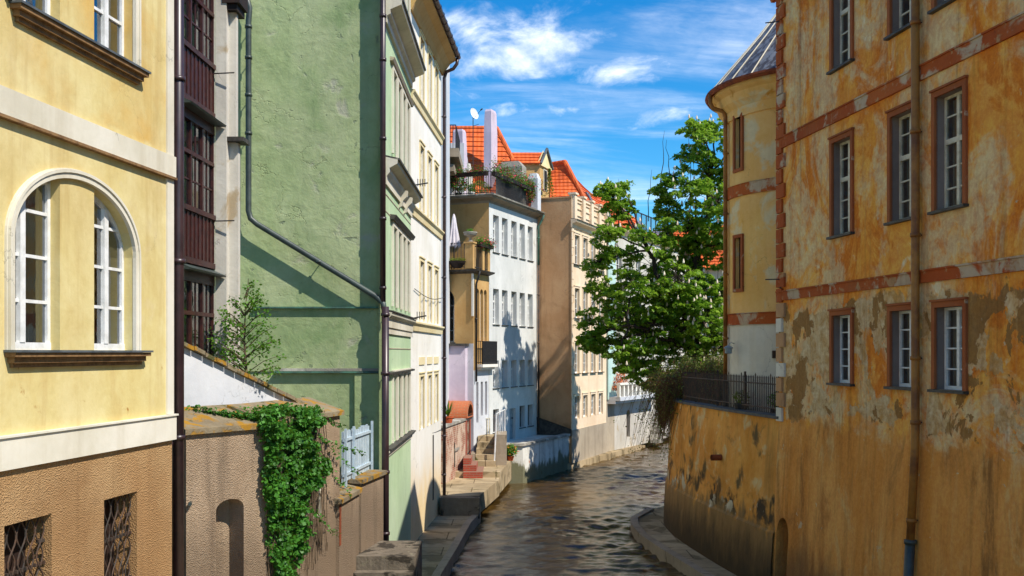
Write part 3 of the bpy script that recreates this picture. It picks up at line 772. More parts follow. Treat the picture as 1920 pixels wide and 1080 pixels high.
foot = [YA, YB, (YB[0]+inn.x, YB[1]+inn.y), (YA[0]+inn.x, YA[1]+inn.y)]
shell(mb, foot, .0, 16.5, skip=(0,)); mb.build('wall', 'yellow_render', yr)
mb = MB(); hs = yf.holes; yf.wall(mb, 0, 4.68, u1=yf.L, depth=.34); mb.build('base_wall', 'brown_pebbledash', yr)
mb = MB(); yf.strip(mb, 0, yf.L+.03, 4.69, 5.05, -.01, .06); yf.strip(mb, 0, yf.L+.05, 5.05, 5.075, -.01, .085); yf.strip(mb, 0, yf.L+.03, 8.64, 8.95, -.01, .055)
mb.build('string_course', 'white_trim', yr)
mb = MB(); yf.strip(mb, 0, yf.L+.03, 8.60, 8.636, -.01, .075); mb.build('shadow_line', 'timber', yr)  # brown strip standing in for the shadow line under the white band
mb = MB(); yf.strip(mb, yf.L-.2, yf.L+.012, 5.08, 16.4, -.02, .028); mb.build('corner_strip', 'white_trim', yr)
def downpipe(name, mat, parent, pts, r, clips, cdir, n=14, crad=1.25, wall=.12, **kw):
    mb = MB(); mb.tube(pts, r, n)
    for (x, y, z) in clips: mb.tube([(x, y, z-.035), (x, y, z+.035)], r*crad, n)
    o = mb.build(name, mat, parent, smooth=False, **kw)
    mb = MB()
    for (x, y, z) in clips:
        mb.box(x-.012, x+.012, y-.012, y+.012, z-.012, z+.012, lambda a, b_, c, x=x, y=y: (a, b_, c))
        mb.tube([(x, y, z), (x+cdir[0]*wall, y+cdir[1]*wall, z)], .012, 5)
    mb.build('bracket', 'iron', o)
    for f in o.data.polygons: f.use_smooth = len(f.vertices) == 4
    return o
px_, py_ = X(334, 15.72), 15.72
downpipe('drainpipe', 'brown_pipe', yr, [(px_, py_, .4), (px_, py_, 16.3)], .088, [(px_, py_, z_) for z_ in (4.7, 7.4, 10.2, 13)], (-.9, -.35), wall=.25)
x2, y2 = X(320, 15.62), 15.62
downpipe('conduit', 'brown_pipe', yr, [(x2, y2, .4), (x2, y2, 16.3)], .022, [(x2, y2, z_) for z_ in (4.6, 6.1, 8.6, 10.1, 12.4)], (-.9, 0), n=8, crad=1.7, wall=.1)
mb = MB(); yf.strip(mb, -.3, yf.L+.4, 16.5, 16.9, -6.3, .5); mb.build('eaves', 'white_trim', yr)

# ================================================================== WOODEN GALLERY HOUSE
gA = (X(338, 17.3), 17.3); gB = (X(403, 19.1), 19.1)
gf = Fac(gA, gB)
gr = root('gallery_house', 'narrow white house with stacked dark brown glazed timber galleries', 'house', (gA[0], gA[1], 0))
mb = MB(); gi = -gf.n*4
shell(mb, [gA, gB, (gB[0]+gi.x, gB[1]+gi.y), (gA[0]+gi.x, gA[1]+gi.y)], .3, 16.5, skip=(0,))
g2 = [gf.pt(0, 0, -.35)[:2], gf.pt(gf.L, 0, -.35)[:2]]
for (z0, z1) in ((.3, 4.6),): gf.quad(mb, 0, gf.L, z0, z1)
mb.build('wall', 'far_white_render', gr)
for lv, (zb_, zt_) in enumerate(((4.7, 7.42), (7.55, 10.22), (10.35, 13.0), (13.1, 15.8))):
    # timber wall with glazing over boarded panels
    gz = zb_+ (1.0 if lv else .2); ht = zt_-.18
    mb = MB(); L = gf.L; nb = 3
    gf.strip(mb, 0, L, zb_, gz, -.14, -.03)
    for k in range(10): gf.strip(mb, L*k/9-.022, L*k/9+.022, zb_+.12, gz-.1, -.03, -.012)
    gf.strip(mb, 0, L, zb_, zb_+.1, -.03, .01); gf.strip(mb, 0, L, gz-.09, gz, -.03, .02)
    wall_ = mb.build('gallery_panel', 'brown_paint', gr); mb = MB(); gf.strip(mb, 0, L, ht, zt_, -.14, .0); mb.build('gallery_lintel', 'brown_paint', gr)
    mb = MB()
    for k in range(nb+1): gf.strip(mb, L*k/nb-.032, L*k/nb+.032, gz, ht, -.09, -.02)
    tz = ht-.55
    gf.strip(mb, 0, L, tz-.035, tz+.035, -.1, -.01)
    for k in range(nb):
        for j in (1,): u_ = L*(k+j/2)/nb; gf.strip(mb, u_-.010, u_+.010, gz, ht, -.07, -.045)
    gf.strip(mb, 0, L, (gz+tz)/2-.014, (gz+tz)/2+.014, -.085, -.04)
    fr_ = mb.build('gallery_window', 'brown_paint', gr)
    mb = MB(); mb.face([gf.pt(0, gz, -.06), gf.pt(L, gz, -.06), gf.pt(L, ht, -.06), gf.pt(0, ht, -.06)]); mb.build('pane', 'glass', fr_)
    if lv in (1, 2):
        mb = MB()
        for k in range(24):
            u0 = L*k/24; u1 = L*(k+1)/24; g = lambda q: -.25-.03*math.sin(q*1.9)
            if lv == 2 and k % 8 < 5: continue
            mb.face([gf.pt(u0, gz, g(k)), gf.pt(u1, gz, g(k+1)), gf.pt(u1, tz+.1, g(k+1)), gf.pt(u0, tz+.1, g(k))])
        mb.build('curtain', 'curtain', fr_)
    if lv < 3:
        mb = MB()
        q = [(-.14, zt_), (.20, zt_-.02), (.22, zt_+.01), (-.14, zt_+.16)]
        mb.sweep([gf.pt(-.1, 0)[:2], gf.pt(L+.0, 0)[:2]], q, side=1); mb.build('canopy', 'grey_pipe', gr)
# white end pier facing the canal bridge
mb = MB(); mb.box(X(403, 19.1), X(424, 19.1), 19.12, 19.6, .3, 16.5); mb.box(X(424, 19.2)+.003, X(444, 19.2), 19.3, 19.44, .3, 9.95); mb.box(X(424, 19.2)+.003, X(440, 19.2), 19.3, 19.44, 9.95, 16.5)
mb.build('end_pier', 'far_white_render', gr)
mb = MB(); mb.box(X(424, 19.2), X(458, 19.2), 19.15, 19.6, 9.96, 10.04); mb.build('ledge', 'dark_sill', gr)
for py in (139, 415, -60):
    mb = MB(); z_ = Zp(py, 19.1)
    mb.tube([(X(403, 19.1), 19.06, z_), (X(442, 19.1), 19.0, z_)], .012, 6); mb.build('iron_bracket', 'iron', gr)
# eaves box of this house with hopper
ze = Zp(20, 19.2); mb = MB(); mb.box(X(425, 19.4), X(457, 19.4), 19.1, 19.7, ze+.12, ze+.4); mb.box(X(420, 19.4), X(451, 19.4), 19.15, 19.7, ze, ze+.117)
mb.build('eaves', 'dark_wood', gr)

# ================================================================== GREEN HOUSE
G0 = -8.3
ga, gb = (-2.99, 24.1), (-2.97, 30.0)
gs = Fac((G0, 24.1), (-3.02, 24.1), side=1)      # wall towards the camera
gfc = Fac(ga, gb)
gn = root('green_house', 'tall green rendered house with a blank side wall crossed by a drainpipe', 'house', (-5, 24.1, 0))
us = lambda px: X(px, 24.1)-G0
mb = MB()
gs.wall(mb, 5.55, 17.8); gs.quad(mb, 0, gs.L, .2, 5.55, -.0)
gs.strip(mb, us(666), gs.L-.0, .2, 5.5, -.01, .09)
gs.strip(mb, us(445), gs.L-.05, 5.56, 7.03, -.01, .035)
mb.build('side_wall', 'green_render', gn)
mb = MB(); gs.strip(mb, us(478), gs.L+.02, 7.035, 7.075, -.01, .13); gs.strip(mb, us(516), gs.L+.02, 5.52, 5.56, -.01, .12)
mb.build('ledge', 'copper_green', gn)
mb = MB(); gs.strip(mb, us(520), gs.L-.05, 5.565, 5.63, -.01, .10); mb.build('ledge_stone', 'stone_grey', gn)
# corner strip of the canal facade, proud of the side wall
mb = MB(); mb.box(-3.12, -2.985, 23.93, 24.1, .3, 17.8); mb.build('corner_strip', 'green_render', gn)
gW = []
spec = dict(frame='white_paint', cols=2, rows=(.22, .45, .85), transom=.68, reveal=.10, casing='white_trim', cw=.12, cp=.05, t_=.05)
pxs = (738.5, 747.5, 756, 763.5)
for (zb_, zt_, kw) in ((14.75, 17.0, {}), (10.95, 13.05, {}), (7.15, 9.15, {}), (3.75, 5.4, dict(rows=(.3, .55, .8)))):
    for p in pxs:
        uc = gfc.u(p); window(gn, gfc, uc, zb_, .72, zt_-zb_, curtain=random.choice((0, 0, 1)), **{**spec, **kw})
mb = MB(); gfc.wall(mb, .3, 17.8, depth=.22)
shell(mb, [ga, gb, (G0, 30), (G0, 24.1)], .3, 17.8, skip=(0, 3)); mb.build('wall', 'pale_green_render', gn)
def cornice(parent, fac, z, prof, mat, u0=0, u1=None, name='cornice', ret=None):
    mb = MB(); u1 = fac.L if u1 is None else u1
    path = [fac.pt(u0, 0)[:2], fac.pt(u1, 0)[:2]]
    if ret: path = [ret]+path
    mb.sweep(path, [(d_, z+h_) for d_, h_ in prof], side=fac.side); return mb.build(name, mat, parent)
cornice(gn, gfc, 14.1, [(-.01, -.35), (.06, -.35), (.06, -.2), (.14, -.15), (.14, -.05), (.40, .06), (.42, .2), (.0, .26), (-.01, .26)], 'white_trim', -.1)
cornice(gn, gfc, 14.37, [(-.01, 0), (.45, -.13), (.46, -.09), (-.01, .04)], 'dark_sill', -.1, name='cornice_flashing')
cornice(gn, gfc, 10.35, [(-.01, -.40), (.05, -.40), (.05, -.22), (.12, -.12), (.12, -.02), (.30, .08), (.32, .2), (.0, .24), (-.01, .24)], 'white_trim', -.1)
cornice(gn, gfc, 10.60, [(-.01, 0), (.36, -.09), (.37, -.05), (-.01, .04)], 'dark_sill', -.1, name='cornice_flashing')
for k, p in enumerate((748, 757)):
    u_ = gfc.u(p); mb = MB()
    mb.sweep([gfc.pt(u_-.07, 0)[:2], gfc.pt(u_+.07, 0)[:2]], [(.0, 9.8), (.08, 9.85), (.12, 10.0), (.22, 10.1), (.24, 10.25), (.0, 10.3)], side=1)
    mb.build('console', 'white_trim', gn)
cornice(gn, gfc, 9.32, [(-.01, -.05), (.10, -.05), (.16, .05), (-.01, .07)], 'dark_sill', gfc.u(731), gfc.u(769), name='window_hood')
cornice(gn, gfc, 13.2, [(-.01, -.05), (.08, -.05), (.12, .03), (-.01, .05)], 'grey_socle', gfc.u(731), gfc.u(769), name='window_hood')
cornice(gn, gfc, 6.9, [(-.01, -.45), (.04, -.45), (.04, -.3), (.07, -.3), (.07, -.1), (.16, -.02), (.17, .05), (-.01, .07)], 'white_trim')
cornice(gn, gfc, 6.99, [(-.01, -.0), (.20, -.03), (.20, .0), (-.01, .03)], 'dark_sill', name='cornice_flashing')
cornice(gn, gfc, 5.5, [(-.01, -.03), (.12, -.03), (.13, .02), (-.01, .04)], 'dark_sill', name='window_hood')
cornice(gn, gfc, 3.66, [(-.01, -.14), (.05, -.14), (.05, -.06), (.12, -.02), (.12, .02), (-.01, .04)], 'white_trim')
cornice(gn, gfc, 3.71, [(-.01, 0), (.16, -.015), (.16, .015), (-.01, .03)], 'dark_sill', name='cornice_flashing')
mb = MB()
for z_ in (9.75, 9.55-.2, 6.1): gfc.strip(mb, 0, gfc.L, z_-.012, z_+.012, -.01, .012)
mb.build('string_line', 'grey_socle', gn)
# pipes
def pth(*a): return [(X(px, Y)+0, Y, Zp(py, Y)) for px, py, Y in a]
Yp = 23.86
downpipe('drainpipe', 'grey_pipe', gn, pth((455, -30, Yp), (468, 15, Yp), (466, 40, Yp), (466, 395, Yp), (470, 410, Yp), (482, 420, Yp), (705, 556, Yp), (718, 568, 23.8), (722.5, 590, 23.75)), .068,
         pth((466, 50, Yp), (466, 108, Yp), (466, 178, Yp), (466, 250, Yp), (598, 491, Yp)), (0, 1), wall=.24, n=12)
downpipe('drainpipe', 'brown_pipe', gn, pth((718, -200, 23.8), (718, 566, 23.8)), .066, pth(*[(718, q, 23.8) for q in (-60, 30, 112, 260, 410, 540)]), (0, 1), wall=.2, n=12)
downpipe('drainpipe', 'brown_pipe', gn, pth((722.5, 575, 23.72), (722.5, 1060, 23.72)), .085, pth(*[(722.5, q, 23.72) for q in (590, 700, 885, 1000)]), (0, 1), wall=.25, n=12)
mb = MB(); mb.box(G0-.2, -2.5, 23.9, 30.1, 17.8, 18.1); mb.build('eaves', 'dark_wood', gn)

# ================================================================== CREAM HOUSE
ca, cb = (-2.968, 30.02), (-2.55, 36.8)
cf = Fac(ca, cb)
cn = root('cream_house', 'cream white house with yellow framed windows and deep yellow eaves', 'house', (ca[0], ca[1], 0))
for row, (zb_, zt_) in enumerate(((13.85, 15.85), (10.45, 12.45), (7.0, 8.85), (3.6, 5.25))):
    for p in (790.5, 805, 817.5):
        window(cn, cf, cf.u(p), zb_, .80, zt_-zb_, frame='cream_paint', cols=2, rows=(.22, .45), transom=.68, reveal=.07, casing='cream_yellow_trim', cw=.10, cp=.03,
               curtain=random.choice((0, 1, 0)), sill=None)
mb = MB()
for p in (790.5, 805, 817.5): cf.strip(mb, cf.u(p)-.55, cf.u(p)+.55, 5.62, 5.86, -.01, .03)
mb.build('blank_panel', 'cream_yellow_trim', cn)
mb = MB(); cf.wall(mb, .3, 16.5, depth=.2); cinn = (-8.5, 36.8)
shell(mb, [ca, cb, cinn, (-8.5, 30.02)], .3, 16.5, skip=(0,)); mb.build('wall', 'cream_render', cn)
for z_ in (13.55, 10.15, 6.75):
    cornice(cn, cf, z_, [(-.01, -.10), (.05, -.10), (.07, .05), (.13, .12), (.13, .17), (-.01, .2)], 'cream_yellow_trim', name='string_course')
# deep cove eaves and gutter
cornice(cn, cf, 16.0, [(-.01, 0), (.06, .02), (.14, .2), (.30, .42), (.52, .55), (.52, .62), (-.01, .62)], 'ochre_render', -.15, cf.L+.25, name='eaves_cove')
mb = MB(); ga_ = cf.pt(-.15, 16.68, .6); gb_ = cf.pt(cf.L+.3, 16.68, .6); mb.tube([ga_, gb_], .085, 10)
for k in range(10):
    q = Vector(ga_).lerp(Vector(gb_), (k+.5)/10); mb.tube([q+Vector((0, -.02, 0)), q+Vector((0, .02, 0))], .1, 10)
mb.build('gutter', 'brown_pipe', cn)
mb = MB(); cf.strip(mb, -.2, cf.L+.3, 16.63, 16.72, -6, .5); mb.build('roof', 'dark_wood', cn)
e = cf.pt(cf.L+.12, 0, .10); g0 = cf.pt(cf.L+.12, 16.6, .58)
downpipe('drainpipe', 'brown_pipe', cn, [g0, (g0[0]-.02, g0[1], 16.4), (g0[0]-.15, g0[1], 16.22), (e[0]+.08, e[1], 16.12), (e[0], e[1], 15.9), (e[0], e[1], .4)], .062,
         [(e[0], e[1], z_) for z_ in (14.5, 11.6, 8.7, 5.8, 3.0, 1.6)], (-1, 0), n=10)
mb = MB(); u_ = cf.u(812); cf.strip(mb, u_-.12, u_+.12, 1.0, 3.2, -.01, .012); mb.build('meter_door', 'tar_stain', cn)
for (z_, l) in ((10.9, .5), (7.0, .45)):
    mb = MB(); b0 = Vector(cf.pt(.05, z_, 0)); mb.tube([b0, b0+Vector((l, 0, .08))], .02, 6)
    for k in range(4): mb.tube([b0+Vector((l*.4+k*.07, 0, -.02)), b0+Vector((l*.4+k*.07, 0, .2))], .012, 5)
    mb.build('antenna', 'iron', cn)

# ================================================================== HOUSE BEHIND THE CREAM ONE (balcony, white stack)
sn = root('set_back_house', 'grey house with a railed balcony half hidden behind the cream house', 'house', (-4.2, 50, 0))
mb = MB(); mb.box(-10, X(870, 50), 50, 56, .3, Zp(268, 50)); mb.box(-9.8, X(838, 44), 44, 46, .3, Zp(110, 44)+.3); mb.build('wall', 'white_garden_wall', sn)
mb = MB(); mb.box(-9, X(862, 47), 46.2, 50, Zp(300, 47), Zp(284, 47)); mb.box(-9, X(853, 47), 46.4, 50, Zp(325, 47), Zp(312, 47)); mb.build('balcony', 'concrete', sn)
mb = MB(); xr = X(855, 46.5)
z0_, z1_ = Zp(280, 46.5), Zp(238, 46.5)
for k in range(26): y = 46.2+3.6*k/25; mb.box(xr-.012, xr+.012, y-.012, y+.012, z0_, z1_)
for k in range(26): x = xr-3+3*k/25; mb.box(x-.012, x+.012, 46.19, 46.215, z0_, z1_)
mb.box(xr-.02, xr+.02, 46.2, 49.8, z1_, z1_+.04); mb.box(xr-3, xr, 46.18, 46.22, z1_, z1_+.04); mb.build('railing', 'iron', sn)
mb = MB(); mb.tube([(X(860, 49.8), 49.9, Zp(292, 49.8)), (X(858, 49.8), 49.9, Zp(310, 49.8)), (X(845, 49.8), 49.9, Zp(322, 49.8))], .06, 8); mb.build('gutter_pipe', 'iron', sn)

# ================================================================== WHITE HOUSE WITH ROOF TERRACE
Wa, Wb = (-1.06, 47.3), (1.33, 53.4)
wf = Fac(Wa, Wb); inn = -wf.n
wn_ = root('terrace_house', 'tall white house with ochre side wall and flower lined roof terrace', 'house', (Wa[0], Wa[1], 0))
Wc = (Wa[0]+inn.x*7, Wa[1]+inn.y*7); Wd = (Wb[0]+inn.x*7, Wb[1]+inn.y*7)
ws = Fac(Wc, Wa)                                   # ochre wall towards the camera
cols_ = [(924, 936), (940.5, 952.5), (958.5, 969), (974, 984.5), (989.5, 999)]
zr = 13.15
for (py0, py1) in ((402, 472), (541, 608), (676, 728), (768, 812)):
    for i, (a, b_) in enumerate(cols_):
        uc = (wf.u(a)+wf.u(b_))/2; Yr = 47.3+.93*(wf.u(924)); zt_ = Zp(py0, Yr); zb_ = Zp(py1, Yr)
        if py0 == 768 and i in (1, 2): continue
        window(wn_, wf, uc, zb_, .72, zt_-zb_, frame='white_paint' if py0 < 760 else 'dark_wood', cols=2, rows=(.2, .42, ), transom=.66, reveal=.22, sill='dark_sill', sp_=.05, sth=.04, casing=None,
               t_=.05, curtain=(1 if (i*7+py0) % 3 == 0 else 0))
dz0, dz1 = 1.75, Zp(768, 49)
uc = (wf.u(956)+wf.u(966))/2; wf.holes.append((uc-.4, uc+.4, dz0, dz1, 0, .2))
mb = MB(); mb.box(uc-.4, uc+.4, -.19, -.15, dz0, dz1, wf.fr()); dr_ = mb.build('door', 'grey_paint', wn_)
mb = MB(); mb.box(uc+.25, uc+.3, -.15, -.09, dz0+1.0, dz0+1.06, wf.fr()); mb.build('handle', 'iron', dr_)
mb = MB(); wf.wall(mb, .3, zr, depth=.3, rmi=0)
mb.face([(Wa[0], Wa[1], zr), (Wb[0], Wb[1], zr), (Wd[0], Wd[1], zr), (Wc[0], Wc[1], zr)]); shell(mb, [Wa, Wb, Wd, Wc], .3, zr, skip=(0, 3), top=False)
mb.build('wall', 'grey_white_render', wn_)
mb = MB(); ws.wall(mb, .3, zr); mb.build('side_wall', 'ochre_render', wn_)
ep = [ws.pt(0, 0)[:2], Wa, Wb]
def wrap(parent, name, prof, mat, z): mb = MB(); mb.sweep(ep, [(a, z+b_) for a, b_ in prof], side=1); return mb.build(name, mat, parent)
wrap(wn_, 'eaves', [(-.3, -.28), (.0, -.28), (.05, -.18), (.34, -.06), (.36, .04), (-.3, .04)], 'concrete', zr+.05)
wrap(wn_, 'eaves_flashing', [(-.3, .0), (.42, -.03), (.44, .03), (.2, .08), (-.3, .14)], 'stone_grey', zr+.10)
e = wf.pt(wf.L-.12, 0, .10)
downpipe('drainpipe', 'copper_green', wn_, [wf.pt(wf.L-.1, zr, .4), wf.pt(wf.L-.12, zr-.25, .3), (e[0], e[1], zr-.6), (e[0], e[1], zr-2.6)], .06, [(e[0], e[1], zr-1.2)], (-1, 0), n=8)
downpipe('drainpipe', 'iron_rusty', wn_, [(e[0], e[1], zr-2.6), (e[0], e[1], 1.9)], .05, [(e[0], e[1], z_) for z_ in (9, 6.5, 4)], (-1, 0), n=8)

def railing(name, parent, pts, z0, z1, sp, mat='iron', r=.011, rail=.02, **kw):
    mb = MB()
    for i in range(len(pts)-1):
        a, b_ = Vector(pts[i]), Vector(pts[i+1]); L = (b_-a).length; n = max(1, int(L/sp))
        for k in range(n+1):
            q = a.lerp(b_, k/n); mb.box(q.x-r, q.x+r, q.y-r, q.y+r, z0, z1)
        for z_ in (z1, z0+.08): mb.tube([(a.x, a.y, z_), (b_.x, b_.y, z_)], rail, 4)
    return mb.build(name, mat, parent, **kw)
zt0 = zr+.16
tc_ = [wf.pt(.15, 0, .12), wf.pt(wf.L-.1, 0, .12)]
cA = (Wa[0]+inn.x*.0, Wa[1]); k0 = ws.pt(ws.L-6, 0, .1)[:2]; k1 = Vector(Wa)+wf.n*.12+ws.n*.1; k2 = wf.pt(wf.L-.1, 0, .12)[:2]
railing('terrace_railing', wn_, [k0, tuple(k1), k2], zt0, zt0+1.05, .11)
mb = MB()
for i in range(60):
    q = k1.lerp(Vector(k2), (i+.5)/60)-wf.n*.03; dd = wf.d*.028; h_ = zt0+.92+.03*math.sin(i*2.7)
    mb.face([(q.x-dd.x, q.y-dd.y, zt0+.05), (q.x+dd.x, q.y+dd.y, zt0+.05), (q.x+dd.x, q.y+dd.y, h_), (q.x-dd.x, q.y-dd.y, h_)])
mb.build('reed_screen', 'dark_wood', wn_)
# flower boxes along the terrace rail
def flowerbox(a, b_, z, label, group, dens=420, hgt=.28, red='flower_red'):
    a, b_ = Vector(a), Vector(b_); d_ = (b_-a).normalized(); n_ = Vector((d_.y, -d_.x)); L = (b_-a).length
    r = root('flower_box', label, 'flower box', (a.x, a.y, z), group)
    mb = MB(); fr = lambda x, y, zz_: (a.x+d_.x*x+n_.x*y, a.y+d_.y*x+n_.y*y, zz_)
    mb.box(.02, L-.02, -.1, .1, z, z+.18, fr); mb.build('box', 'dark_wood', r)
    n = int(dens*L); u = rng.uniform(0, L, n); v = rng.normal(0, .11, n); zz_ = z+.16+np.abs(rng.normal(0, hgt*.5, n))-rng.uniform(0, .3, n)*(rng.random(n) < .3)
    cen = np.stack([a.x+d_.x*u+n_.x*v, a.y+d_.y*u+n_.y*v, zz_], 1)
    leafmesh('leaves', 'box_leaf', cen, .07, r)
    k = int(n*.09); idx = rng.choice(n, k, False); c2 = cen[idx]+np.array([n_.x*.06, n_.y*.06, .03])
    leafmesh('flowers', red, c2, .06, r, lobes=3, aspect=1., kind='stuff')
    return r
kk = [Vector(k0), k1, Vector(k2)]
flowerbox(Vector(k1)-ws.d*2.2+ws.n*.1, Vector(k1)-ws.d*.1+ws.n*.1, zt0+.85, 'flower box with low green leaves on the camera side of the terrace rail', 'flower boxes along the roof terrace rail')
for k in range(4):
    L = (kk[2]-kk[1]).length; q0 = kk[1]+(kk[2]-kk[1])*(k/4)+wf.n*.12; q1 = kk[1]+(kk[2]-kk[1])*((k+.97)/4)+wf.n*.12
    flowerbox(q0, q1, zt0+.85, ['first long flower box from the terrace corner, thick with leaves', 'second flower box from the terrace corner on the canal side', 'third flower box from the terrace corner on the canal side', 'last flower box on the canal side beside the beige wall'][k],
              'flower boxes along the roof terrace rail', dens=700, hgt=.6)
def shrub(name, label, cat, c, r_, h_, n, size, mat, pot='terracotta', potr=.16, poth=.28, fl=None, group=None, spiky=False):
    rt = root(name, label, cat, c, group)
    mb = MB(); mb.lathe(c, [(.001, 0), (potr*.7, 0), (potr, poth*.85), (potr*1.12, poth*.86), (potr*1.12, poth), (potr*.9, poth), (potr*.85, poth-.03), (.001, poth-.03)], 14); mb.build('pot', pot, rt, smooth=False)
    if spiky:
        mb = MB()
        for k in range(26):
            a = random.uniform(0, 6.28); l = h_*random.uniform(.7, 1.1); sp = random.uniform(.25, 1)
            dx, dy = math.cos(a), math.sin(a); px, py = -dy, dx
            pts = []
            for t_ in (0, .35, .7, 1): pts.append((c[0]+dx*r_*sp*t_, c[1]+dy*r_*sp*t_, c[2]+poth+l*(t_-.3*sp*t_*t_)))
            for q in range(3):
                w0, w1 = .035*(1-q*.3), .035*(1-(q+1)*.3) if q < 2 else .002
                a0, a1 = pts[q], pts[q+1]
                mb.face([(a0[0]-px*w0, a0[1]-py*w0, a0[2]), (a0[0]+px*w0, a0[1]+py*w0, a0[2]), (a1[0]+px*w1, a1[1]+py*w1, a1[2]), (a1[0]-px*w1, a1[1]-py*w1, a1[2])])
        mb.build('leaves', mat, rt)
    else:
        v = rng.normal(size=(n, 3)); v /= np.linalg.norm(v, axis=1)[:, None]; v *= rng.uniform(.35, 1, n)[:, None]**.5*(1+.25*np.sin(v[:, :1]*7)*np.cos(v[:, 2:]*6))
        cen = v*np.array([r_, r_, h_/2])+np.array([c[0], c[1], c[2]+poth+h_*.5])
        leafmesh('leaves', mat, cen, size, rt)
        if fl: leafmesh('flowers', fl, cen[:int(n*.12)]*1.0+rng.normal(0, .03, (int(n*.12), 3)), size*.9, rt, lobes=3, aspect=1., kind='stuff')
    return rt
def wpt(u_, inw, z): return wf.pt(u_, z, -inw)
Yt = 48.6
shrub('potted_shrub', 'pink flowering shrub in a dark pot behind the terrace railing', 'potted plant', (X(859, Yt), Yt, zt0-.02), .42, .95, 1300, .09, 'box_leaf', fl='flower_red', pot='iron')
shrub('potted_shrub', 'reddish brown shrub in a pot near the terrace corner', 'potted plant', (X(897, 49.2), 49.2, zt0-.02), .55, .7, 1000, .08, 'bush_leaf', pot='terracotta')
shrub('potted_shrub', 'small light green plant in a white pot on the roof terrace', 'potted plant', (X(884, 48.4), 48.4, zt0-.02), .2, .4, 300, .07, 'ivy_leaf', pot='white_paint')
shrub('potted_shrub', 'bushy plant at the far end of the terrace by the white chimney', 'potted plant', (X(989, 52), 52, zt0-.02), .4, 1.0, 800, .09, 'bush_leaf', fl='flower_red')
# little conifer
cr_ = root('potted_conifer', 'thin young conifer standing before the orange roof', 'tree', (X(1030, 54), 54.0, 14.0))
mb = MB(); c0 = WL[cr_.name]; mb.tube([c0, c0+Vector((0, 0, 1.6))], [.03, .008], 6); mb.build('trunk', 'bark', cr_)
n = 900; t_ = rng.uniform(0, 1, n)**.8; a = rng.uniform(0, 6.28, n); rr = (1-t_)*.33*(.4+.6*np.abs(np.sin(t_*28)))
leafmesh('crown', 'bush_leaf', np.stack([c0.x+rr*np.cos(a), c0.y+rr*np.sin(a), c0.z+.2+t_*1.5], 1), .08, cr_)
# washing
for k, (px, mt_, lb) in enumerate(((834, 'pink_cloth', 'pink towel hanging on the roof terrace railing'), (839, 'blue_cloth', 'light blue towel hanging on the roof terrace railing'))):
    Yc = 48.9; mb = MB(); x0 = X(px, Yc)
    for j in range(6): mb.box(x0+j*.02, x0+j*.02+.018, Yc+.01*math.sin(j), Yc+.02+.01*math.sin(j), zt0+.3, zt0+.9)
    mb.build('hanging_towel', mt_, label=lb, cat='towel')

# --- bay with the lower balcony
Ba = (-1.71, 45.6); bi = Vector((-1, .39)).normalized()
Bl = (Ba[0]+bi.x*5, Ba[1]+bi.y*5)
bs_ = Fac(Bl, Ba); bc = Fac(Ba, (Wa[0]-.01, Wa[1]-.01))
zbk = 9.62
bn_ = root('balcony_bay', 'ochre bay with an arched window carrying a balcony, left of the white wall', 'bay', (Ba[0], Ba[1], 0))
ua, ub = bs_.u(832.5), bs_.u(852); ua = ub-1.1
zb_, zt_ = Zp(642, 45.8), Zp(540, 45.8)
window(bn_, bs_, (ua+ub)/2, zb_, ub-ua, zt_-zb_, frame='grey_paint', cols=2, rows=(.22, .45, .68), reveal=.15, rise=(ub-ua)/2, sill='dark_sill', curtain=0)
mb = MB(); bs_.wall(mb, 6.4, zbk, depth=.25)
for p in (895.5, 903, 910): 
    u_ = bc.u(p); bc.holes.append((u_-.17, u_+.17, Zp(640, 46.3), Zp(542, 46.3), .17, .2))
bc.wall(mb, 5.2, zbk, depth=.2); shell(mb, [Ba, Wa, (Bl[0]+.6, Bl[1]+1.6), Bl], 5.2, zbk, skip=(0, 1, 3)); bn_w = mb.build('wall', 'ochre_render', bn_)
for p in (895.5, 903, 910):
    u_ = bc.u(p); mb = MB(); z0_, z1_ = Zp(640, 46.3), Zp(542, 46.3)
    bc.strip(mb, u_-.17, u_-.13, z0_, z1_-.1, -.17, -.13); bc.strip(mb, u_+.13, u_+.17, z0_, z1_-.1, -.17, -.13); bc.strip(mb, u_-.13, u_+.13, z0_, z0_+.05, -.17, -.13); bc.strip(mb, u_-.13, u_+.13, z0_+1.3, z0_+1.34, -.17, -.13)
    q = mb.build('window', 'white_paint', bn_)
    mb = MB(); mb.face([bc.pt(u_-.17, z0_, -.15), bc.pt(u_+.17, z0_, -.15), bc.pt(u_+.17, z1_, -.15), bc.pt(u_-.17, z1_, -.15)]); mb.build('pane', 'glass', q)
mb = MB(); bs_.wall(mb, .3, 6.4) ; bc.holes = []
for p in (895, 903.5, 911.5):
    u_ = bc.u(p); bc.holes.append((u_-.13, u_+.13, Zp(792 if p < 900 else 780, 46.3), Zp(716, 46.3), 0, .15))
bc.wall(mb, .3, 5.2, depth=.15); mb.build('lower_wall', 'white_garden_wall', bn_)
for h_ in bc.holes:
    mb = MB(); mb.face([bc.pt(h_[0]-.02, h_[2], -.13), bc.pt(h_[1]+.02, h_[2], -.13), bc.pt(h_[1]+.02, h_[3], -.13), bc.pt(h_[0]-.02, h_[3], -.13)]); mb.build('slit_window', 'grey_reveal', bn_)
mb = MB(); bp_ = [Bl, Ba, bc.pt(bc.L-.02, 0)[:2]]
mb.sweep(bp_, [(-.2, zbk-.1), (.0, zbk-.1), (.3, zbk), (.33, zbk+.06), (-.2, zbk+.12)], side=1)
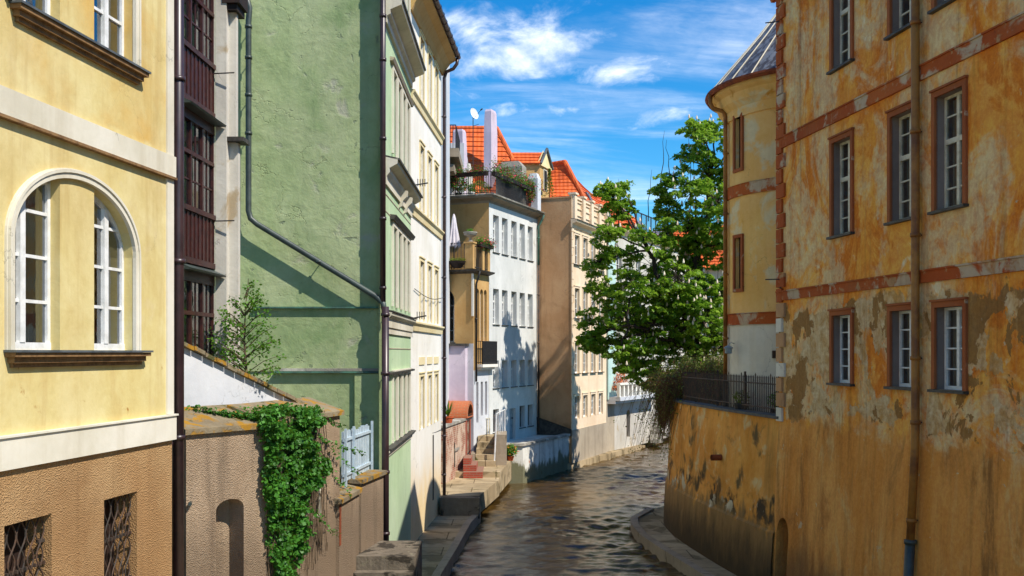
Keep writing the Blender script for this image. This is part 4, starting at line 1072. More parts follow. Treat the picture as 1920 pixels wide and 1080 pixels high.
mb.face([(Bl[0], Bl[1], zbk+.1), (Ba[0], Ba[1], zbk+.1), (Wa[0], Wa[1], zbk+.1), (Bl[0]+.6, Bl[1]+1.6, zbk+.1)]); mb.build('balcony_slab', 'dark_sill', bn_)
mb = MB(); bc.strip(mb, -.06, .0, zbk-2, zbk-.1, -.08, .02); mb.build('corner_strip', 'cream_render', bn_)
e = bc.pt(.12, 0, .08)
downpipe('drainpipe', 'iron', bn_, [bc.pt(.0, zbk, .3), bc.pt(.05, zbk-.3, .2), (e[0], e[1], zbk-.55), (e[0], e[1], 4.7)], .045, [(e[0], e[1], 7.5)], (-1, 0), n=8)
# french balcony below
u0, u1 = bc.u(893.5), bc.L+.3; q0, q1 = bc.pt(u0, 0, .28)[:2], bc.pt(u1, 0, .28)[:2]
zz0, zz1 = Zp(683, 46.3), Zp(640, 46.3)
mb = MB(); bc.strip(mb, u0-.05, u1+.03, zz0-.13, zz0, -.01, .33); bc.strip(mb, u0+.05, u1-.05, zz0-.25, zz0-.132, -.01, .2); fb = mb.build('small_balcony', 'cream_render', bn_)
railing('railing', fb, [bc.pt(u0, 0, .02)[:2], q0, q1, bc.pt(u1, 0, .02)[:2]], zz0, zz1, .07, r=.014)
# balcony rail, piers
zf = zbk+.12
pb0 = bs_.pt(bs_.L-3.2, 0, .12)[:2]; pb1 = bs_.pt(bs_.u(873)-.0, 0, .12)[:2]
railing('railing', bn_, [pb0, pb1], zf, zf+1.15, .16)
mb = MB(); zp_ = zf+1.12
u_a, u_b = bs_.u(873), bs_.u(887)
bs_.strip(mb, u_a, u_b+.04, zf, zp_, -.25, .12); bs_.strip(mb, u_a-.04, u_b+.08, zp_, zp_+.07, -.3, .16)
for (p0, p1) in ((902, 905.5), (912, 916)): bc.strip(mb, bc.u(p0), bc.u(p1), zf, zp_, -.2, .08)
mb.build('balcony_pier', 'ochre_render', bn_)
railing('railing', bn_, [bc.pt(.1, 0, .02)[:2], bc.pt(bc.L, 0, .02)[:2]], zf, zp_-.1, .12)
flowerbox(bc.pt(.25, 0, .12), bc.pt(bc.L+.1, 0, .12), zp_-.1, 'flower box with pink geraniums on the lower balcony wall', None, dens=600, hgt=.3)
uc_ = (u_a+u_b)/2; c = bs_.pt(uc_+.02, zp_+.07, -.07)
ur = root('garden_urn', 'grey stone urn standing on the corner pier of the lower balcony', 'urn', c)
mb = MB(); mb.lathe(c, [(.001, 0), (.13, 0), (.13, .04), (.06, .08), (.05, .16), (.1, .22), (.26, .30), (.30, .36), (.27, .38), (.31, .40), (.31, .45), (.24, .45), (.001, .42)], 18); mb.build('bowl', 'stone_grey', ur)
n = 160; leafmesh('plant', 'box_leaf', np.stack([c[0]+rng.normal(0, .08, n), c[1]+rng.normal(0, .08, n), c[2]+.45+rng.uniform(0, .14, n)], 1), .06, ur)
# closed parasol
pc = (X(851, 46.1), 46.1, zf)
um = root('closed_parasol', 'folded off white parasol on the lower balcony', 'parasol', pc)
mb = MB(); mb.tube([pc, (pc[0], pc[1], pc[2]+2.45)], .02, 8); mb.build('pole', 'iron', um)
mb = MB(); N = 20; rings = [(.02, 2.5), (.05, 2.44), (.09, 2.3), (.10, 2.2), (.14, 1.9), (.2, 1.5), (.26, 1.1), (.24, 1.02)]
for i in range(len(rings)-1):
    for k in range(N):
        def rp(j, kk_): r_, z_ = rings[j]; a = 2*math.pi*kk_/N; f = 1+(.22 if kk_ % 2 else -.18)*min(1, (2.5-z_)); return (pc[0]+r_*f*math.cos(a), pc[1]+r_*f*math.sin(a), pc[2]+z_-(.08*(kk_ % 4 == 0) if j == len(rings)-1 else 0))
        mb.face([rp(i+1, k), rp(i+1, (k+1) % N), rp(i, (k+1) % N), rp(i, k)])
mb.build('canopy', 'fabric_white', um)
pl = (X(857, 45.55), 45.55, zf+.02)
pt_ = root('planter_bowl', 'wide dark planter bowl with low plants at the balcony edge', 'planter', pl)
mb = MB(); mb.lathe(pl, [(.001, 0), (.18, 0), (.36, .2), (.40, .3), (.34, .3), (.001, .26)], 18); mb.build('bowl', 'dark_wood', pt_)
n = 500; a = rng.uniform(0, 6.28, n); rr = .38*rng.uniform(0, 1, n)**.5; leafmesh('plants', 'bush_leaf', np.stack([pl[0]+rr*np.cos(a), pl[1]+rr*np.sin(a), pl[2]+.28+rng.uniform(0, .16, n)], 1), .06, pt_)
def slat_chair(c, label, rz):
    rt = root('balcony_chair', label, 'chair', c); rt.rotation_euler = (0, 0, rz)
    W0 = Vector(c)
    def bb(name, boxes):
        mb = MB()
        for b_ in boxes: mb.box(*b_)
        mb.v = [tuple(Vector(v)+W0) for v in mb.v]; return mb.build(name, 'dark_wood', rt)
    bb('seat', [(-.22+.09*k, -.22+.09*k+.07, -.22, .22, .43, .455) for k in range(5)])
    bb('backrest', [(-.22, .22, .2, .225, .52+.1*k, .58+.1*k) for k in range(5)]+[(-.24, -.2, .2, .235, .43, 1.05), (.2, .24, .2, .235, .43, 1.05)])
    for sx in (-.21, .18):
        for sy in (-.21, .19): bb('leg', [(sx, sx+.03, sy, sy+.03, 0, .43)])
slat_chair((X(836, 46.2), 46.2, zf), 'dark slatted chair beside the folded parasol', 2.6)

# --- lilac annex in front of the bay
an = root('lilac_annex', 'low lilac white annex with a flat dark roof edge behind the brick wall', 'annex', (-2.08, 45.45, 0))
mb = MB(); mb.prism([(-6, 45.9), (-2.08, 45.35), (-1.98, 45.75), (-6, 47)], .5, 6.3); mb.build('wall', 'lilac_render', an)
mb = MB(); mb.prism([(-6, 45.75), (-2.02, 45.2), (-1.9, 45.75), (-6, 47.1)], 6.3, 6.4); mb.build('roof_edge', 'dark_sill', an)

# ================================================================== roofs and chimneys behind the terrace
rr_ = root('main_tiled_roof', 'orange tiled hip roof rising behind the flower terrace', 'roof', (-1.5, 55, zr))
ez = Zp(372, 53.2); rz_ = Zp(240, 56.5)
A_ = (X(770, 53.0), 53.0, ez); B_ = (X(1003, 53.4), 53.4, ez-.2); Cc = (X(931, 56.5), 56.5, rz_); D_ = (X(800, 56.5), 56.5, rz_)
mb = MB(); tileslope(mb, A_, B_, Cc, D_, 15, .06)
E_ = (X(1012, 60), 60.0, ez-.2); tileslope(mb, B_, E_, Cc, Cc, 13, .06)
mb.face([A_, D_, (A_[0], 60, ez)]); mb.face([(A_[0], 60, ez), E_, Cc, D_]); mb.build('slopes', 'roof_tile', rr_)
mb = MB(); mb.tube([B_, Cc], .13, 8); mb.tube([Cc, D_], .12, 8); mb.build('ridge_tiles', 'roof_tile', rr_)
mb = MB(); mb.prism([(A_[0]+.2, 53.4), (B_[0]-.2, 53.8), (E_[0]-.2, 59.8), (A_[0]+.2, 59.8)], zr-.5, ez-.03); mb.build('wall', 'ochre_render', rr_)
def chimney(label, px, Y, wd, dp, z0, z1, mat='white_garden_wall', cap=0, side=None):
    """stack set square with the house: front right corner on this sight line"""
    c0 = Vector((X(px, Y), Y)); a = -ws.d*wd; b_ = wf.d*dp
    lo = [c0, c0+b_, c0+a+b_, c0+a]; mb = MB(); m_ = (lo[0]+lo[2])/2
    def lv(f, z): return [(m_.x+(p.x-m_.x)*f, m_.y+(p.y-m_.y)*f, z) for p in lo]
    rings = [lv(1, z0), lv(1, z1-cap), lv(.62, z1)] if cap else [lv(1.0, z0), lv(1.0, z0+(z1-z0)*.7), lv(.86, z1-.12), lv(.7, z1)]
    for p, q in zip(rings, rings[1:]):
        for i in range(4): mb.face([p[i], p[(i+1) % 4], q[(i+1) % 4], q[i]])
    mb.face(rings[-1])
    return mb.build('chimney', mat, label=label, cat='chimney', group='chimneys above the terrace house')
chimney('tall white chimney tapering upward beside the satellite dish', 921, 53.6, .42, .85, Zp(350, 53.6), Zp(203, 53.6), 'lilac_render')
chimney('small rounded white chimney above the terrace flowers', 880, 51, .42, .4, zr+.1, Zp(305, 51), 'far_white_render', cap=.5)
chimney('broad mottled stone chimney behind the terrace hedge', 979, 51.3, 1.4, .6, zr+.1, Zp(300, 51.3), 'stone_grey', cap=.3)
chimney('short white block chimney at the far end of the terrace', 1008, 52.0, .55, .5, zr+.1, Zp(325, 52.2), 'white_garden_wall', cap=.28)
chimney('white chimney stack half hidden behind the dormer', 1015, 60, 1.0, 1.2, 14, Zp(284, 60), 'white_garden_wall')
chimney('plain white stack beside the balcony railing at left', 868, 50.0, .6, .5, zr+.1, Zp(245, 50.5), 'lilac_render')
# dormer
dm = root('dormer', 'small dormer with yellow gable window under an orange roof', 'dormer', (X(1000, 54), 54, 15))
yd = 54.5; xa, xb = X(962, yd), X(1012, yd); xc = X(1031, yd+1.6)
zt_ = Zp(306, yd); mb = MB(); mb.prism([(xa, yd), (xb, yd), (xc, yd+1.6), (xc-.3, yd+3), (xa, yd+3)], 14, zt_); mb.build('wall', 'ochre_render', dm)
gd = Fac((xb, yd), (xc, yd+1.6)); zap = Zp(283, yd+.8)
mb = MB(); mb.face([gd.pt(-.08, zt_, .06), gd.pt(gd.L+.08, zt_, .06), gd.pt(gd.L/2, zap+.05, .06)]); mb.face([gd.pt(-.08, zt_, -.1), gd.pt(gd.L+.08, zt_, -.1), gd.pt(gd.L/2, zap+.05, -.1)])
gd.strip(mb, -.08, gd.L+.08, zt_-.12, zt_, -.02, .1); mb.build('gable', 'cream_yellow_trim', dm)
mb = MB(); gd.strip(mb, gd.L*.33, gd.L*.70, zt_-1.35, zt_-.2, .0, .03); dwin = mb.build('window', 'cream_paint', dm)
mb = MB(); gd.strip(mb, gd.L*.38, gd.L*.65, zt_-1.3, zt_-.25, .03, .034); mb.build('pane', 'dark_room', dwin)
mb = MB()
for s_ in (-1, 1):
    mb.tube([gd.pt(gd.L/2+s_*(gd.L/2+.14), zt_-.04, .12), gd.pt(gd.L/2, zap+.12, .12)], .07, 6)
mb.build('verge', 'lead_sheet', dm)
mb = MB(); tileslope(mb, (xa-.1, yd-.15, zt_-.05), (xb+.1, yd-.15, zt_-.05), (xb+.3, yd+1.5, zap+.05), (xa-.1, yd+1.5, zap+.05), 4, .05); mb.face([(xa-.1, yd+1.5, zap+.05), (xb+.3, yd+1.5, zap+.05), (xb, yd+3, zt_), (xa, yd+3, zt_)]); mb.build('roof', 'roof_tile', dm)
# satellite dish
dc = Vector((X(889, 53.2), 53.2, Zp(213, 53.2)))
sd = root('satellite_dish', 'white satellite dish on a thin mast left of the tall chimney', 'satellite dish', (dc.x-.05, dc.y+.2, ez+1.0))
mb = MB(); ax = Vector((.75, -.6, .25)).normalized(); a1 = ax.orthogonal().normalized(); a2 = ax.cross(a1); N = 24
rings = [(0, -.06), (.12, -.05), (.22, -.025), (.3, .02)]
for (r0, h0), (r1, h1) in zip(rings, rings[1:]):
    for k in range(N):
        def q(r_, h_, j): an_ = 2*math.pi*j/N; return dc+ax*h_+(a1*math.cos(an_)+a2*math.sin(an_))*r_
        mb.face([q(r0, h0, k), q(r1, h1, k), q(r1, h1, k+1), q(r0, h0, k+1)] if r0 else [q(0, h0, 0), q(r1, h1, k), q(r1, h1, k+1)])
mb.build('dish', 'white_paint', sd, smooth=True)
mb = MB(); mb.tube([(dc.x-.06, dc.y+.12, ez+1.0), (dc.x-.06, dc.y+.1, dc.z+.05)], .022, 6); mb.build('mast', 'iron', sd)
mb = MB(); mb.tube([dc-ax*.03-Vector((0, 0, .25)), dc+ax*.48], .012, 5); mb.tube([dc+ax*.45, dc+ax*.58+Vector((0, 0, .02))], .035, 8); mb.tube([dc+Vector((-.06, 0, -.65)), dc+Vector((.25, -.2, -.6))], .015, 5); mb.build('receiver_arm', 'iron', sd)

# ================================================================== BEIGE HOUSE
Ea, Eb = (3.07, 52.7), (5.41, 58.7)
ef = Fac(Ea, Eb); en = root('beige_house', 'beige house with orange hipped roof and white attic balusters', 'house', (Ea[0], Ea[1], 0))
einn = -ef.n*8
Ec, Ed = (Eb[0]+einn.x, Eb[1]+einn.y), (Ea[0]+einn.x, Ea[1]+einn.y); es = Fac(Ed, Ea)
zc_ = 12.75
Ye = 53.2
for (py0, py1) in ((440, 495), (540, 596), (643, 700), (743, 785)):
    for i, p in enumerate((1081, 1096.5, 1111.5, 1125.5)):
        uc = ef.u(p); window(en, ef, uc, Zp(py1, Ye), .8, Zp(py0, Ye)-Zp(py1, Ye), frame='white_paint', cols=2, rows=(.33, .66), transom=None, reveal=.10, casing='beige_render', cw=.10, cp=.04, sill='dark_sill' if py0 < 700 else None, sp_=.10, sth=.05, curtain=(1 if (i+py0) % 2 else 0))
mb = MB(); ef.wall(mb, 2.0, 14.0, depth=.2); shell(mb, [Ea, Eb, Ec, Ed], .3, 13.6, skip=(0, 3)); mb.build('wall', 'beige_render', en)
mb = MB(); ef.wall(mb, .3, 2.0); ef.strip(mb, -.02, ef.L, .3, 2.0, -.0, .05); mb.build('base_wall', 'grey_socle', en)
mb = MB(); es.wall(mb, .3, 14.0); es.strip(mb, 0, es.L, 13.98, 14.05, -.3, .03); mb.build('side_wall', 'beige_side_render', en)
mb = MB()
for k in range(26):
    z_ = 2.0+k*.41; l = .32 if k % 2 else .2
    ef.strip(mb, -.03, l, z_, z_+.38, -.02, .035)
mb.build('quoins', 'beige_render', en)
cornice(en, ef, zc_, [(-.01, -.3), (.05, -.3), (.08, -.15), (.3, -.03), (.33, .07), (.0, .14), (-.01, .14)], 'beige_render', -.12)
cornice(en, ef, zc_+.13, [(-.01, 0), (.37, -.06), (.37, -.03), (-.01, .03)], 'dark_sill', -.12, name='cornice_flashing')
mb = MB()
for k in range(5):
    u_ = .05+k*(ef.L-.5)/4; ef.strip(mb, u_, u_+.42, zc_+.15, 14.15, -.15, .16); ef.strip(mb, u_-.05, u_+.47, 14.15, 14.25, -.2, .22)
    if k < 4:
        v0, v1 = u_+.42, .05+(k+1)*(ef.L-.5)/4
        for (a, b_) in ((.25, .32), (.6, .67), (.93, 1.0)): ef.strip(mb, v0, v1, zc_+.15+a, zc_+.15+b_, .0, .06)
        ef.strip(mb, v0, v1, 13.99, 14.08, -.15, .1)
mb.build('attic_parapet', 'beige_render', en)
# hipped roof set behind the parapet
def ei(u_, v, z): return ef.pt(u_, z, -v)
H0, H1, H2, H3 = ei(1.3, .35, 13.9), ei(ef.L+.3, .35, 13.9), ei(ef.L+.3, 9, 13.9), ei(1.3, 9, 13.9)
zrg = Zp(308, 59); Rg0 = (X(1059, 58.2), 58.2, zrg); Rg1 = ei(5.4, 4.4, zrg); RgL = (X(1000, 59.8), 59.8, zrg)
H0 = (X(1112, 56.6), 56.6, 13.6); HL = (X(985, 55.3), 55.3, 13.6); H1 = (X(1200, 65), 65., 13.6); RgR = (X(1062, 64), 64.0, zrg+.3)
mb = MB(); tileslope(mb, HL, H0, Rg0, RgL, 15, .045); tileslope(mb, H0, H1, RgR, Rg0, 15, .045); mb.face([HL, RgL, (HL[0], 66, 13.6)]); mb.face([RgL, Rg0, RgR, H1, (HL[0], 66, 13.6)])
er = mb.build('roof', 'roof_tile', en)
mb = MB(); mb.tube([H0, Rg0], .14, 8); mb.tube([RgL, Rg0], .12, 8); mb.tube([Rg0, RgR], .12, 8); mb.build('ridge_tiles', 'roof_tile', er)
q = Vector(H0).lerp(Vector(H1), .18).lerp(Vector(Rg0).lerp(Vector(RgR), .2), .38); n_ = (Vector(H1)-Vector(H0)).cross(Vector(Rg0)-Vector(H0)).normalized(); n_ = n_ if n_.z > 0 else -n_
t1 = (Vector(H1)-Vector(H0)).normalized(); t2 = n_.cross(t1)
mb = MB(); mb.box(-.22, .22, -.3, .3, .05, .12, lambda x, y, z: tuple(q+t1*x+t2*y+n_*z)); mb.build('skylight', 'slate_metal', er)
mb = MB(); mb.prism([ei(0.3, .4, 0)[:2], ei(ef.L, .4, 0)[:2], ei(ef.L, 7.8, 0)[:2], ei(.3, 7.8, 0)[:2]], 13.5, 13.6); mb.build('attic_floor', 'concrete', en)

# ================================================================== FAR HOUSES
Fa, Fb = (5.43, 58.75), (8.6, 64.8)
ff = Fac(Fa, Fb); fn = root('far_house', 'pale weathered house with a glass railed roof terrace behind the chestnut', 'house', (Fa[0], Fa[1], 0))
Fb2 = (12.4, 73); f2 = Fac(Fb, Fb2)
for (py0, py1) in ((480, 530), (570, 620), (650, 700)):
    for p in (1160, 1178, 1196): 
        uc = ff.u(p); window(fn, ff, uc, Zp(py1, 61), .8, Zp(py0, 61)-Zp(py1, 61), cols=2, rows=(.33, .66), reveal=.15, casing='white_trim', cw=.1, cp=.03)
    for p in (1222, 1236, 1250): window(fn, f2, f2.u(p), Zp(py1, 61), .9, Zp(py0, 61)-Zp(py1, 61), cols=2, rows=(.33, .66), reveal=.15, casing='white_trim', cw=.1, cp=.03)
z4 = 13.3
ud = ff.u(1178); ff.holes.append((ud-.3, ud+.3, .9, 2.55, .25, .25))
mb = MB(); ff.wall(mb, .3, z4, u0=1.2, depth=.25); f2.wall(mb, .3, z4, depth=.25); fi = Vector((-1, .5)).normalized()*9
shell(mb, [Fa, Fb2, (Fb2[0]+fi.x, Fb2[1]+fi.y), (Fa[0]+fi.x, Fa[1]+fi.y)], .3, z4, skip=(0, )); mb.build('wall', 'far_white_render', fn)
mb = MB(); ff.wall(mb, 3.3, z4-.8, u1=1.2); ff.strip(mb, 0, 1.2, 3.3, z4-.8, -.2, .1); mb.build('teal_bay', 'teal_render', fn)
mb = MB(); ff.wall(mb, .3, 3.3, u1=1.2); mb.build('base_wall', 'grey_socle', fn)
mb = MB(); mb.box(ud-.3, ud+.3, -.24, -.2, .9, 2.5, ff.fr()); mb.build('door', 'iron_rusty', fn)
mb = MB(); mb.sweep([Fa, Fb, Fb2], [(-.1, z4-.35), (.05, z4-.35), (.3, z4-.1), (.33, z4), (-.1, z4+.05)], side=1); mb.build('cornice', 'beige_render', fn)
mb = MB(); a, b_ = f2.pt(-2.5, 0, .05), f2.pt(5.5, 0, .05)
for k in range(9):
    t_ = Vector(a[:2]).lerp(Vector(b_[:2]), k/8); mb.box(t_.x-.03, t_.x+.03, t_.y-.03, t_.y+.03, z4, z4+1.3)
mb.tube([(a[0], a[1], z4+1.3), (b_[0], b_[1], z4+1.3)], .04, 6); mb.tube([(a[0], a[1], z4+.15), (b_[0], b_[1], z4+.15)], .04, 6)
rl = mb.build('terrace_railing', 'iron', fn); mb = MB(); mb.face([(a[0], a[1], z4+.15), (b_[0], b_[1], z4+.15), (b_[0], b_[1], z4+1.3), (a[0], a[1], z4+1.3)]); mb.build('glass_panel', 'glass', rl)
mb = MB(); g1, g2_ = ff.pt(.6, 0, .2), ff.pt(ff.L+1, 0, .2); tileslope(mb, (g1[0], g1[1], z4+.1), (g2_[0], g2_[1], z4+.1), (g2_[0]-2.5, g2_[1]+1.5, z4+2.6), (g1[0]-2.5, g1[1]+1.5, z4+2.6), 8, .06); mb.build('roof', 'roof_tile', fn)
# projecting balcony with balustrade
zb_ = 3.35
mb = MB(); ff.strip(mb, .1, ff.L+.6, zb_-.12, zb_+.1, -.02, .8); ff.strip(mb, .1, ff.L+.6, zb_-.3, zb_-.125, -.02, .5); bl = mb.build('balcony', 'white_garden_wall', fn)
mb = MB()
for k in range(12): u_ = .18+k*(ff.L+.3)/11; ff.strip(mb, u_-.09, u_+.09, zb_+.1, zb_+.78, .6, .76)
ff.strip(mb, .1, ff.L+.6, zb_+.78, zb_+.9, .56, .8); mb.build('balustrade', 'cream_render', bl)
n = 700; u_ = rng.uniform(.4, 2.8, n); dd = rng.uniform(.1, .5, n); zz_ = zb_+.5+rng.uniform(0, 1.2, n)*np.sin((u_-.4)/2.4*3.1)
pts = [ff.pt(a, c_, b_) for a, b_, c_ in zip(u_, dd, zz_)]
leafmesh('dry_bush', 'flower_orange', pts, .12, label='dry orange bush on the far balcony with balusters', cat='bush')
mb = MB(); 
for k in range(7): mb.box(X(1214, 66)+0*k, X(1238, 66), 64.6+k*.3, 67, .3+k*.24, .3+(k+1)*.24-.002)
mb.build('stone_steps', 'stone_grey', label='stone steps climbing from the far ledge beyond the hanging bush', cat='steps')
mb = MB(); ys = 78; e2 = Fac((11, 79), (30, 74)); e2 = Fac((11.5, 80.5), (36, 76), side=1)
n2 = root('background_house', 'cream house with orange roof closing the view behind the tree', 'house', (11.5, 80.5, 0))
for z_ in (2.5, 5.8, 9.1):
    for k in range(9): window(n2, e2, 1.5+k*2.5, z_, 1.1, 1.9, cols=2, rows=(.33, .66), reveal=.15, casing='white_trim', cw=.12, cp=.03)
e2.wall(mb, .3, 12.5, depth=.25); shell(mb, [(11.5, 80.5), (36, 76), (38, 86), (13, 90)], .3, 12.5, skip=(0,)); mb.build('wall', 'beige_render', n2)
mb = MB(); tileslope(mb, (11, 80, 12.5), (36.5, 75.4, 12.5), (36, 81, 16.5), (13, 85, 16.5), 14, .07); mb.face([(11, 80, 12.5), (13, 85, 16.5), (13, 90, 12.5)]); mb.face([(13, 85, 16.5), (36, 81, 16.5), (38, 86, 12.5), (13, 90, 12.5)]); mb.build('roof', 'roof_tile', n2)

# ================================================================== LEFT BANK FOREGROUND WALLS
def cap_wall(name, a, b_, z0, z1, th, mat, label, side=1, capz=.28, holes=(), ov=.07, cap_d=.6, cat='wall', lift=0.):
    f = Fac(a, b_, side); f.holes = list(holes)
    rt = root(name, label, cat, (a[0], a[1], z0))
    mb = MB(); f.wall(mb, z0, z1, depth=.3); i_ = -f.n*th
    shell(mb, [a, b_, (b_[0]+i_.x, b_[1]+i_.y), (a[0]+i_.x, a[1]+i_.y)], z0, z1, skip=(0,), top=True); mb.build('wall', mat, rt)
    mb = MB(); mb.sweep([f.pt(-ov, 0)[:2], f.pt(f.L+ov, 0)[:2]], [(ov, z1+.003), (ov, z1+.09), (-cap_d, z1+.09+capz), (-cap_d, z1+capz), (-th+.02, z1+.003)], side=side)
    mb.build('coping', 'mossy_coping', rt)
    return f, rt
aA, aB = (X(349, 15.9), 15.9), (X(499, 17.3), 17.3)
fa_ = Fac(aA, aB); un = (fa_.u(405), fa_.u(457))
zn = 3.62
fa_, ra_ = cap_wall('garden_wall', aA, aB, .3, 4.72, .5, 'grey_pebbledash', 'brown pebbledash wall with an arched niche beside the drainpipe', holes=[(un[0], un[1], 1.2, zn, .16, .35)], cap_d=.75, capz=.3)
mb = MB(); mb.face([fa_.pt(un[0]-.02, 1.2, -.345), fa_.pt(un[1]+.02, 1.2, -.345), fa_.pt(un[1]+.02, zn, -.345), fa_.pt(un[0]-.02, zn, -.345)]); mb.build('niche_back', 'grey_pebbledash', ra_)
mb = MB(); q0 = Vector(fa_.pt(fa_.u(357), Zp(943, 16), .0)); mb.tube([q0, q0+Vector((.03, -.12, 0))], .03, 8); mb.build('pipe_stub', 'grey_pipe', ra_)
bA, bB = (aB[0]+.01, aB[1]-.01), (X(637, 20.3), 20.3)
fb_ = Fac(bA, bB)
fb_, rb_ = cap_wall('garden_wall', bA, bB, .3, 4.76, .5, 'grey_pebbledash', 'brown pebbledash wall under the hanging ivy', cap_d=.7, capz=.26, holes=[(fb_.u(577), fb_.u(598), 2.95, 3.98, 0, .25)])
mb = MB(); u0, u1 = fb_.u(577), fb_.u(598)
for (a, b_, c, e) in ((u0-.05, u0, 2.9, 4.02), (u1, u1+.05, 2.9, 4.02), (u0, u1, 2.9, 2.95)): fb_.strip(mb, a, b_, c, e, -.01, .02)
q = mb.build('small_window', 'white_trim', rb_); mb = MB(); mb.face([fb_.pt(u0, 2.95, -.2), fb_.pt(u1, 2.95, -.2), fb_.pt(u1, 3.98, -.2), fb_.pt(u0, 3.98, -.2)]); mb.build('pane', 'glass', q)
c1A, c1B = (X(636, 20.1), 20.1), (X(673, 21.75), 21.75)
cap_wall('garden_wall', c1A, c1B, .3, 3.03, .6, 'grey_pebbledash', 'low brown wall with a rust stain between the ivy wall and the white fence', cap_d=.5, capz=.12)
fc1 = Fac(c1A, c1B)
mb = MB(); fc1.strip(mb, .0, .12, 2.2, 3.0, .0, .012); mb.build('rust_stain', 'rust', ra_)
c2A, c2B = (X(677, 21.9), 21.9), (X(719, 23.55), 23.55)
cap_wall('garden_wall', c2A, c2B, .3, 3.2, .8, 'grey_pebbledash', 'short brown wall with a mossy slab between white fence and green house', cap_d=.8, capz=.02)
mb = MB(); mb.box(X(664, 21.95)-.5, X(677, 21.95), 21.9, 22.1, .3, 3.0); mb.build('wall_return', 'grey_pebbledash', ra_)
# white lean-to wall with sloping coping
lA, lB = (X(338, 17.15), 17.15), (X(560, 19.7), 19.7)
lf = Fac(lA, lB); lr = root('lean_to_wall', 'white wall with a sloping brown coping below the timber gallery', 'wall', (lA[0], lA[1], .3))
ztop = lambda u_: 6.12+(5.0-6.12)*u_/lf.L
mb = MB(); N = 8
mb.face([lf.pt(0, .3), lf.pt(lf.L, .3), lf.pt(lf.L, ztop(lf.L)), lf.pt(0, ztop(0))], [(0, 0), (4, 0), (4, 4), (0, 5)])
mb.face([lf.pt(0, .3, -.3), lf.pt(lf.L, .3, -.3), lf.pt(lf.L, ztop(lf.L), -.3), lf.pt(0, ztop(0), -.3)]); mb.face([lf.pt(lf.L, .3, 0), lf.pt(lf.L, .3, -.3), lf.pt(lf.L, ztop(lf.L), -.3), lf.pt(lf.L, ztop(lf.L), 0)])
mb.build('wall', 'white_garden_wall', lr)
mb = MB()
for k in range(12):
    u0 = -.02+(lf.L+.1)*k/12; u1 = -.02+(lf.L+.1)*(k+1)/12-.012; jz = random.uniform(-.012, .012)
    c = [lf.pt(u0, ztop(u0)+.003+jz, .09), lf.pt(u1, ztop(u1)+.003+jz, .09), lf.pt(u1, ztop(u1)+.003+jz, -.4), lf.pt(u0, ztop(u0)+.003+jz, -.4)]; t = [(p[0], p[1], p[2]+.07) for p in c]
    mb.face(c[::-1]); mb.face(t)
    for i in range(4): mb.face([c[i], c[(i+1) % 4], t[(i+1) % 4], t[i]])
mb.build('coping', 'mossy_coping', lr)
# yard floor behind the garden walls
mb = MB(); mb.prism([(-7.2, 16), (-5.2, 16.2), (-4.6, 18.0), (-3.75, 20.6), (-3.5, 23.9), (-7.2, 23.9)], .32, 3.1); mb.build('yard_floor', 'quay_concrete', kind='structure')
# white picket fence
fA, fB = (X(641, 21.2), 21.2), (X(692, 23.7), 23.7); pf = Fac(fA, fB)
pr_ = root('picket_fence', 'light blue white board fence panel on the low garden wall', 'fence', (fA[0], fA[1], 3.25))
zl, zh = 3.3, 4.33
mb = MB(); nb = 15
for k in range(nb):
    u0 = pf.L*(k+.08)/nb; u1 = pf.L*(k+.90)/nb; h_ = zh+random.uniform(-.03, .04); pf.strip(mb, u0, u1, zl, h_, -.012, .012)
mb.build('boards', 'light_blue_paint', pr_)
mb = MB()
for z_ in (zl+.12, zh-.18): pf.strip(mb, 0, pf.L, z_, z_+.06, .013, .05)
mb.build('rail', 'light_blue_paint', pr_)
for u_ in (0, pf.L*.28, pf.L-.05): mb = MB(); pf.strip(mb, u_, u_+.05, zl-.1, zh+.09, .051, .1); mb.build('post', 'light_blue_paint', pr_)
# block of steps at the green house corner
mb = MB(); sx0, sx1 = X(664, 21.5), X(777, 21.5)
mb.box(sx0, sx1, 21.5, 23.3, .3, 1.72); mb.box(sx0-.02, sx1-.006, 21.24, 21.497, .3, 1.43); mb.box(sx0-.04, sx1-.012, 20.95, 21.237, .3, 1.12)
mb.build('concrete_steps', 'dark_concrete', label='worn concrete steps at the foot of the green house', cat='steps')
# plants on walls: ivy
ivr = root('ivy', 'dense green ivy spilling over the brown garden wall', 'ivy', (-4.0, 17.8, .4))
def inpoly(p, poly):
    x, y = p; c = False; n = len(poly)
    for i in range(n):
        x1, y1 = poly[i]; x2, y2 = poly[(i+1) % n]
        if (y1 > y) != (y2 > y) and x < (x2-x1)*(y-y1)/(y2-y1)+x1: c = not c
    return c
ivp = [(478, 800), (482, 775), (520, 756), (560, 765), (590, 768), (585, 795), (565, 830), (600, 870), (612, 890), (570, 885), (585, 905), (556, 915), (560, 935), (545, 960), (556, 1000), (548, 1045), (540, 1075), (535, 1130), (508, 1130), (500, 1040), (494, 960), (484, 900), (488, 840)]
pts = []; tries = 0
while len(pts) < 15000 and tries < 140000:
    tries += 1; px, py = random.uniform(474, 645), random.uniform(748, 1130)
    if not inpoly((px, py), ivp): continue
    cn_ = math.sin(px*.09+1.3*math.sin(py*.05))*math.sin(py*.045+px*.02)+.7*math.sin(px*.21+py*.11)*math.sin(py*.13)
    if cn_ < -.15 and random.random() < .88: continue
    f = fb_ if px > 499 else fa_; u_ = f.u(px); Yb = f.A.y+f.d.y*u_; z_ = Zp(py, Yb)
    edge = .26*max(0, .35+.65*cn_)
    dd = random.uniform(.02, .12)+edge*random.uniform(.5, 1)
    if z_ > 4.75: z_ = 4.8+(z_-4.8)*1.0; 
    pts.append(f.pt(u_, z_, dd if z_ < 4.85 else random.uniform(-.1, .2)))
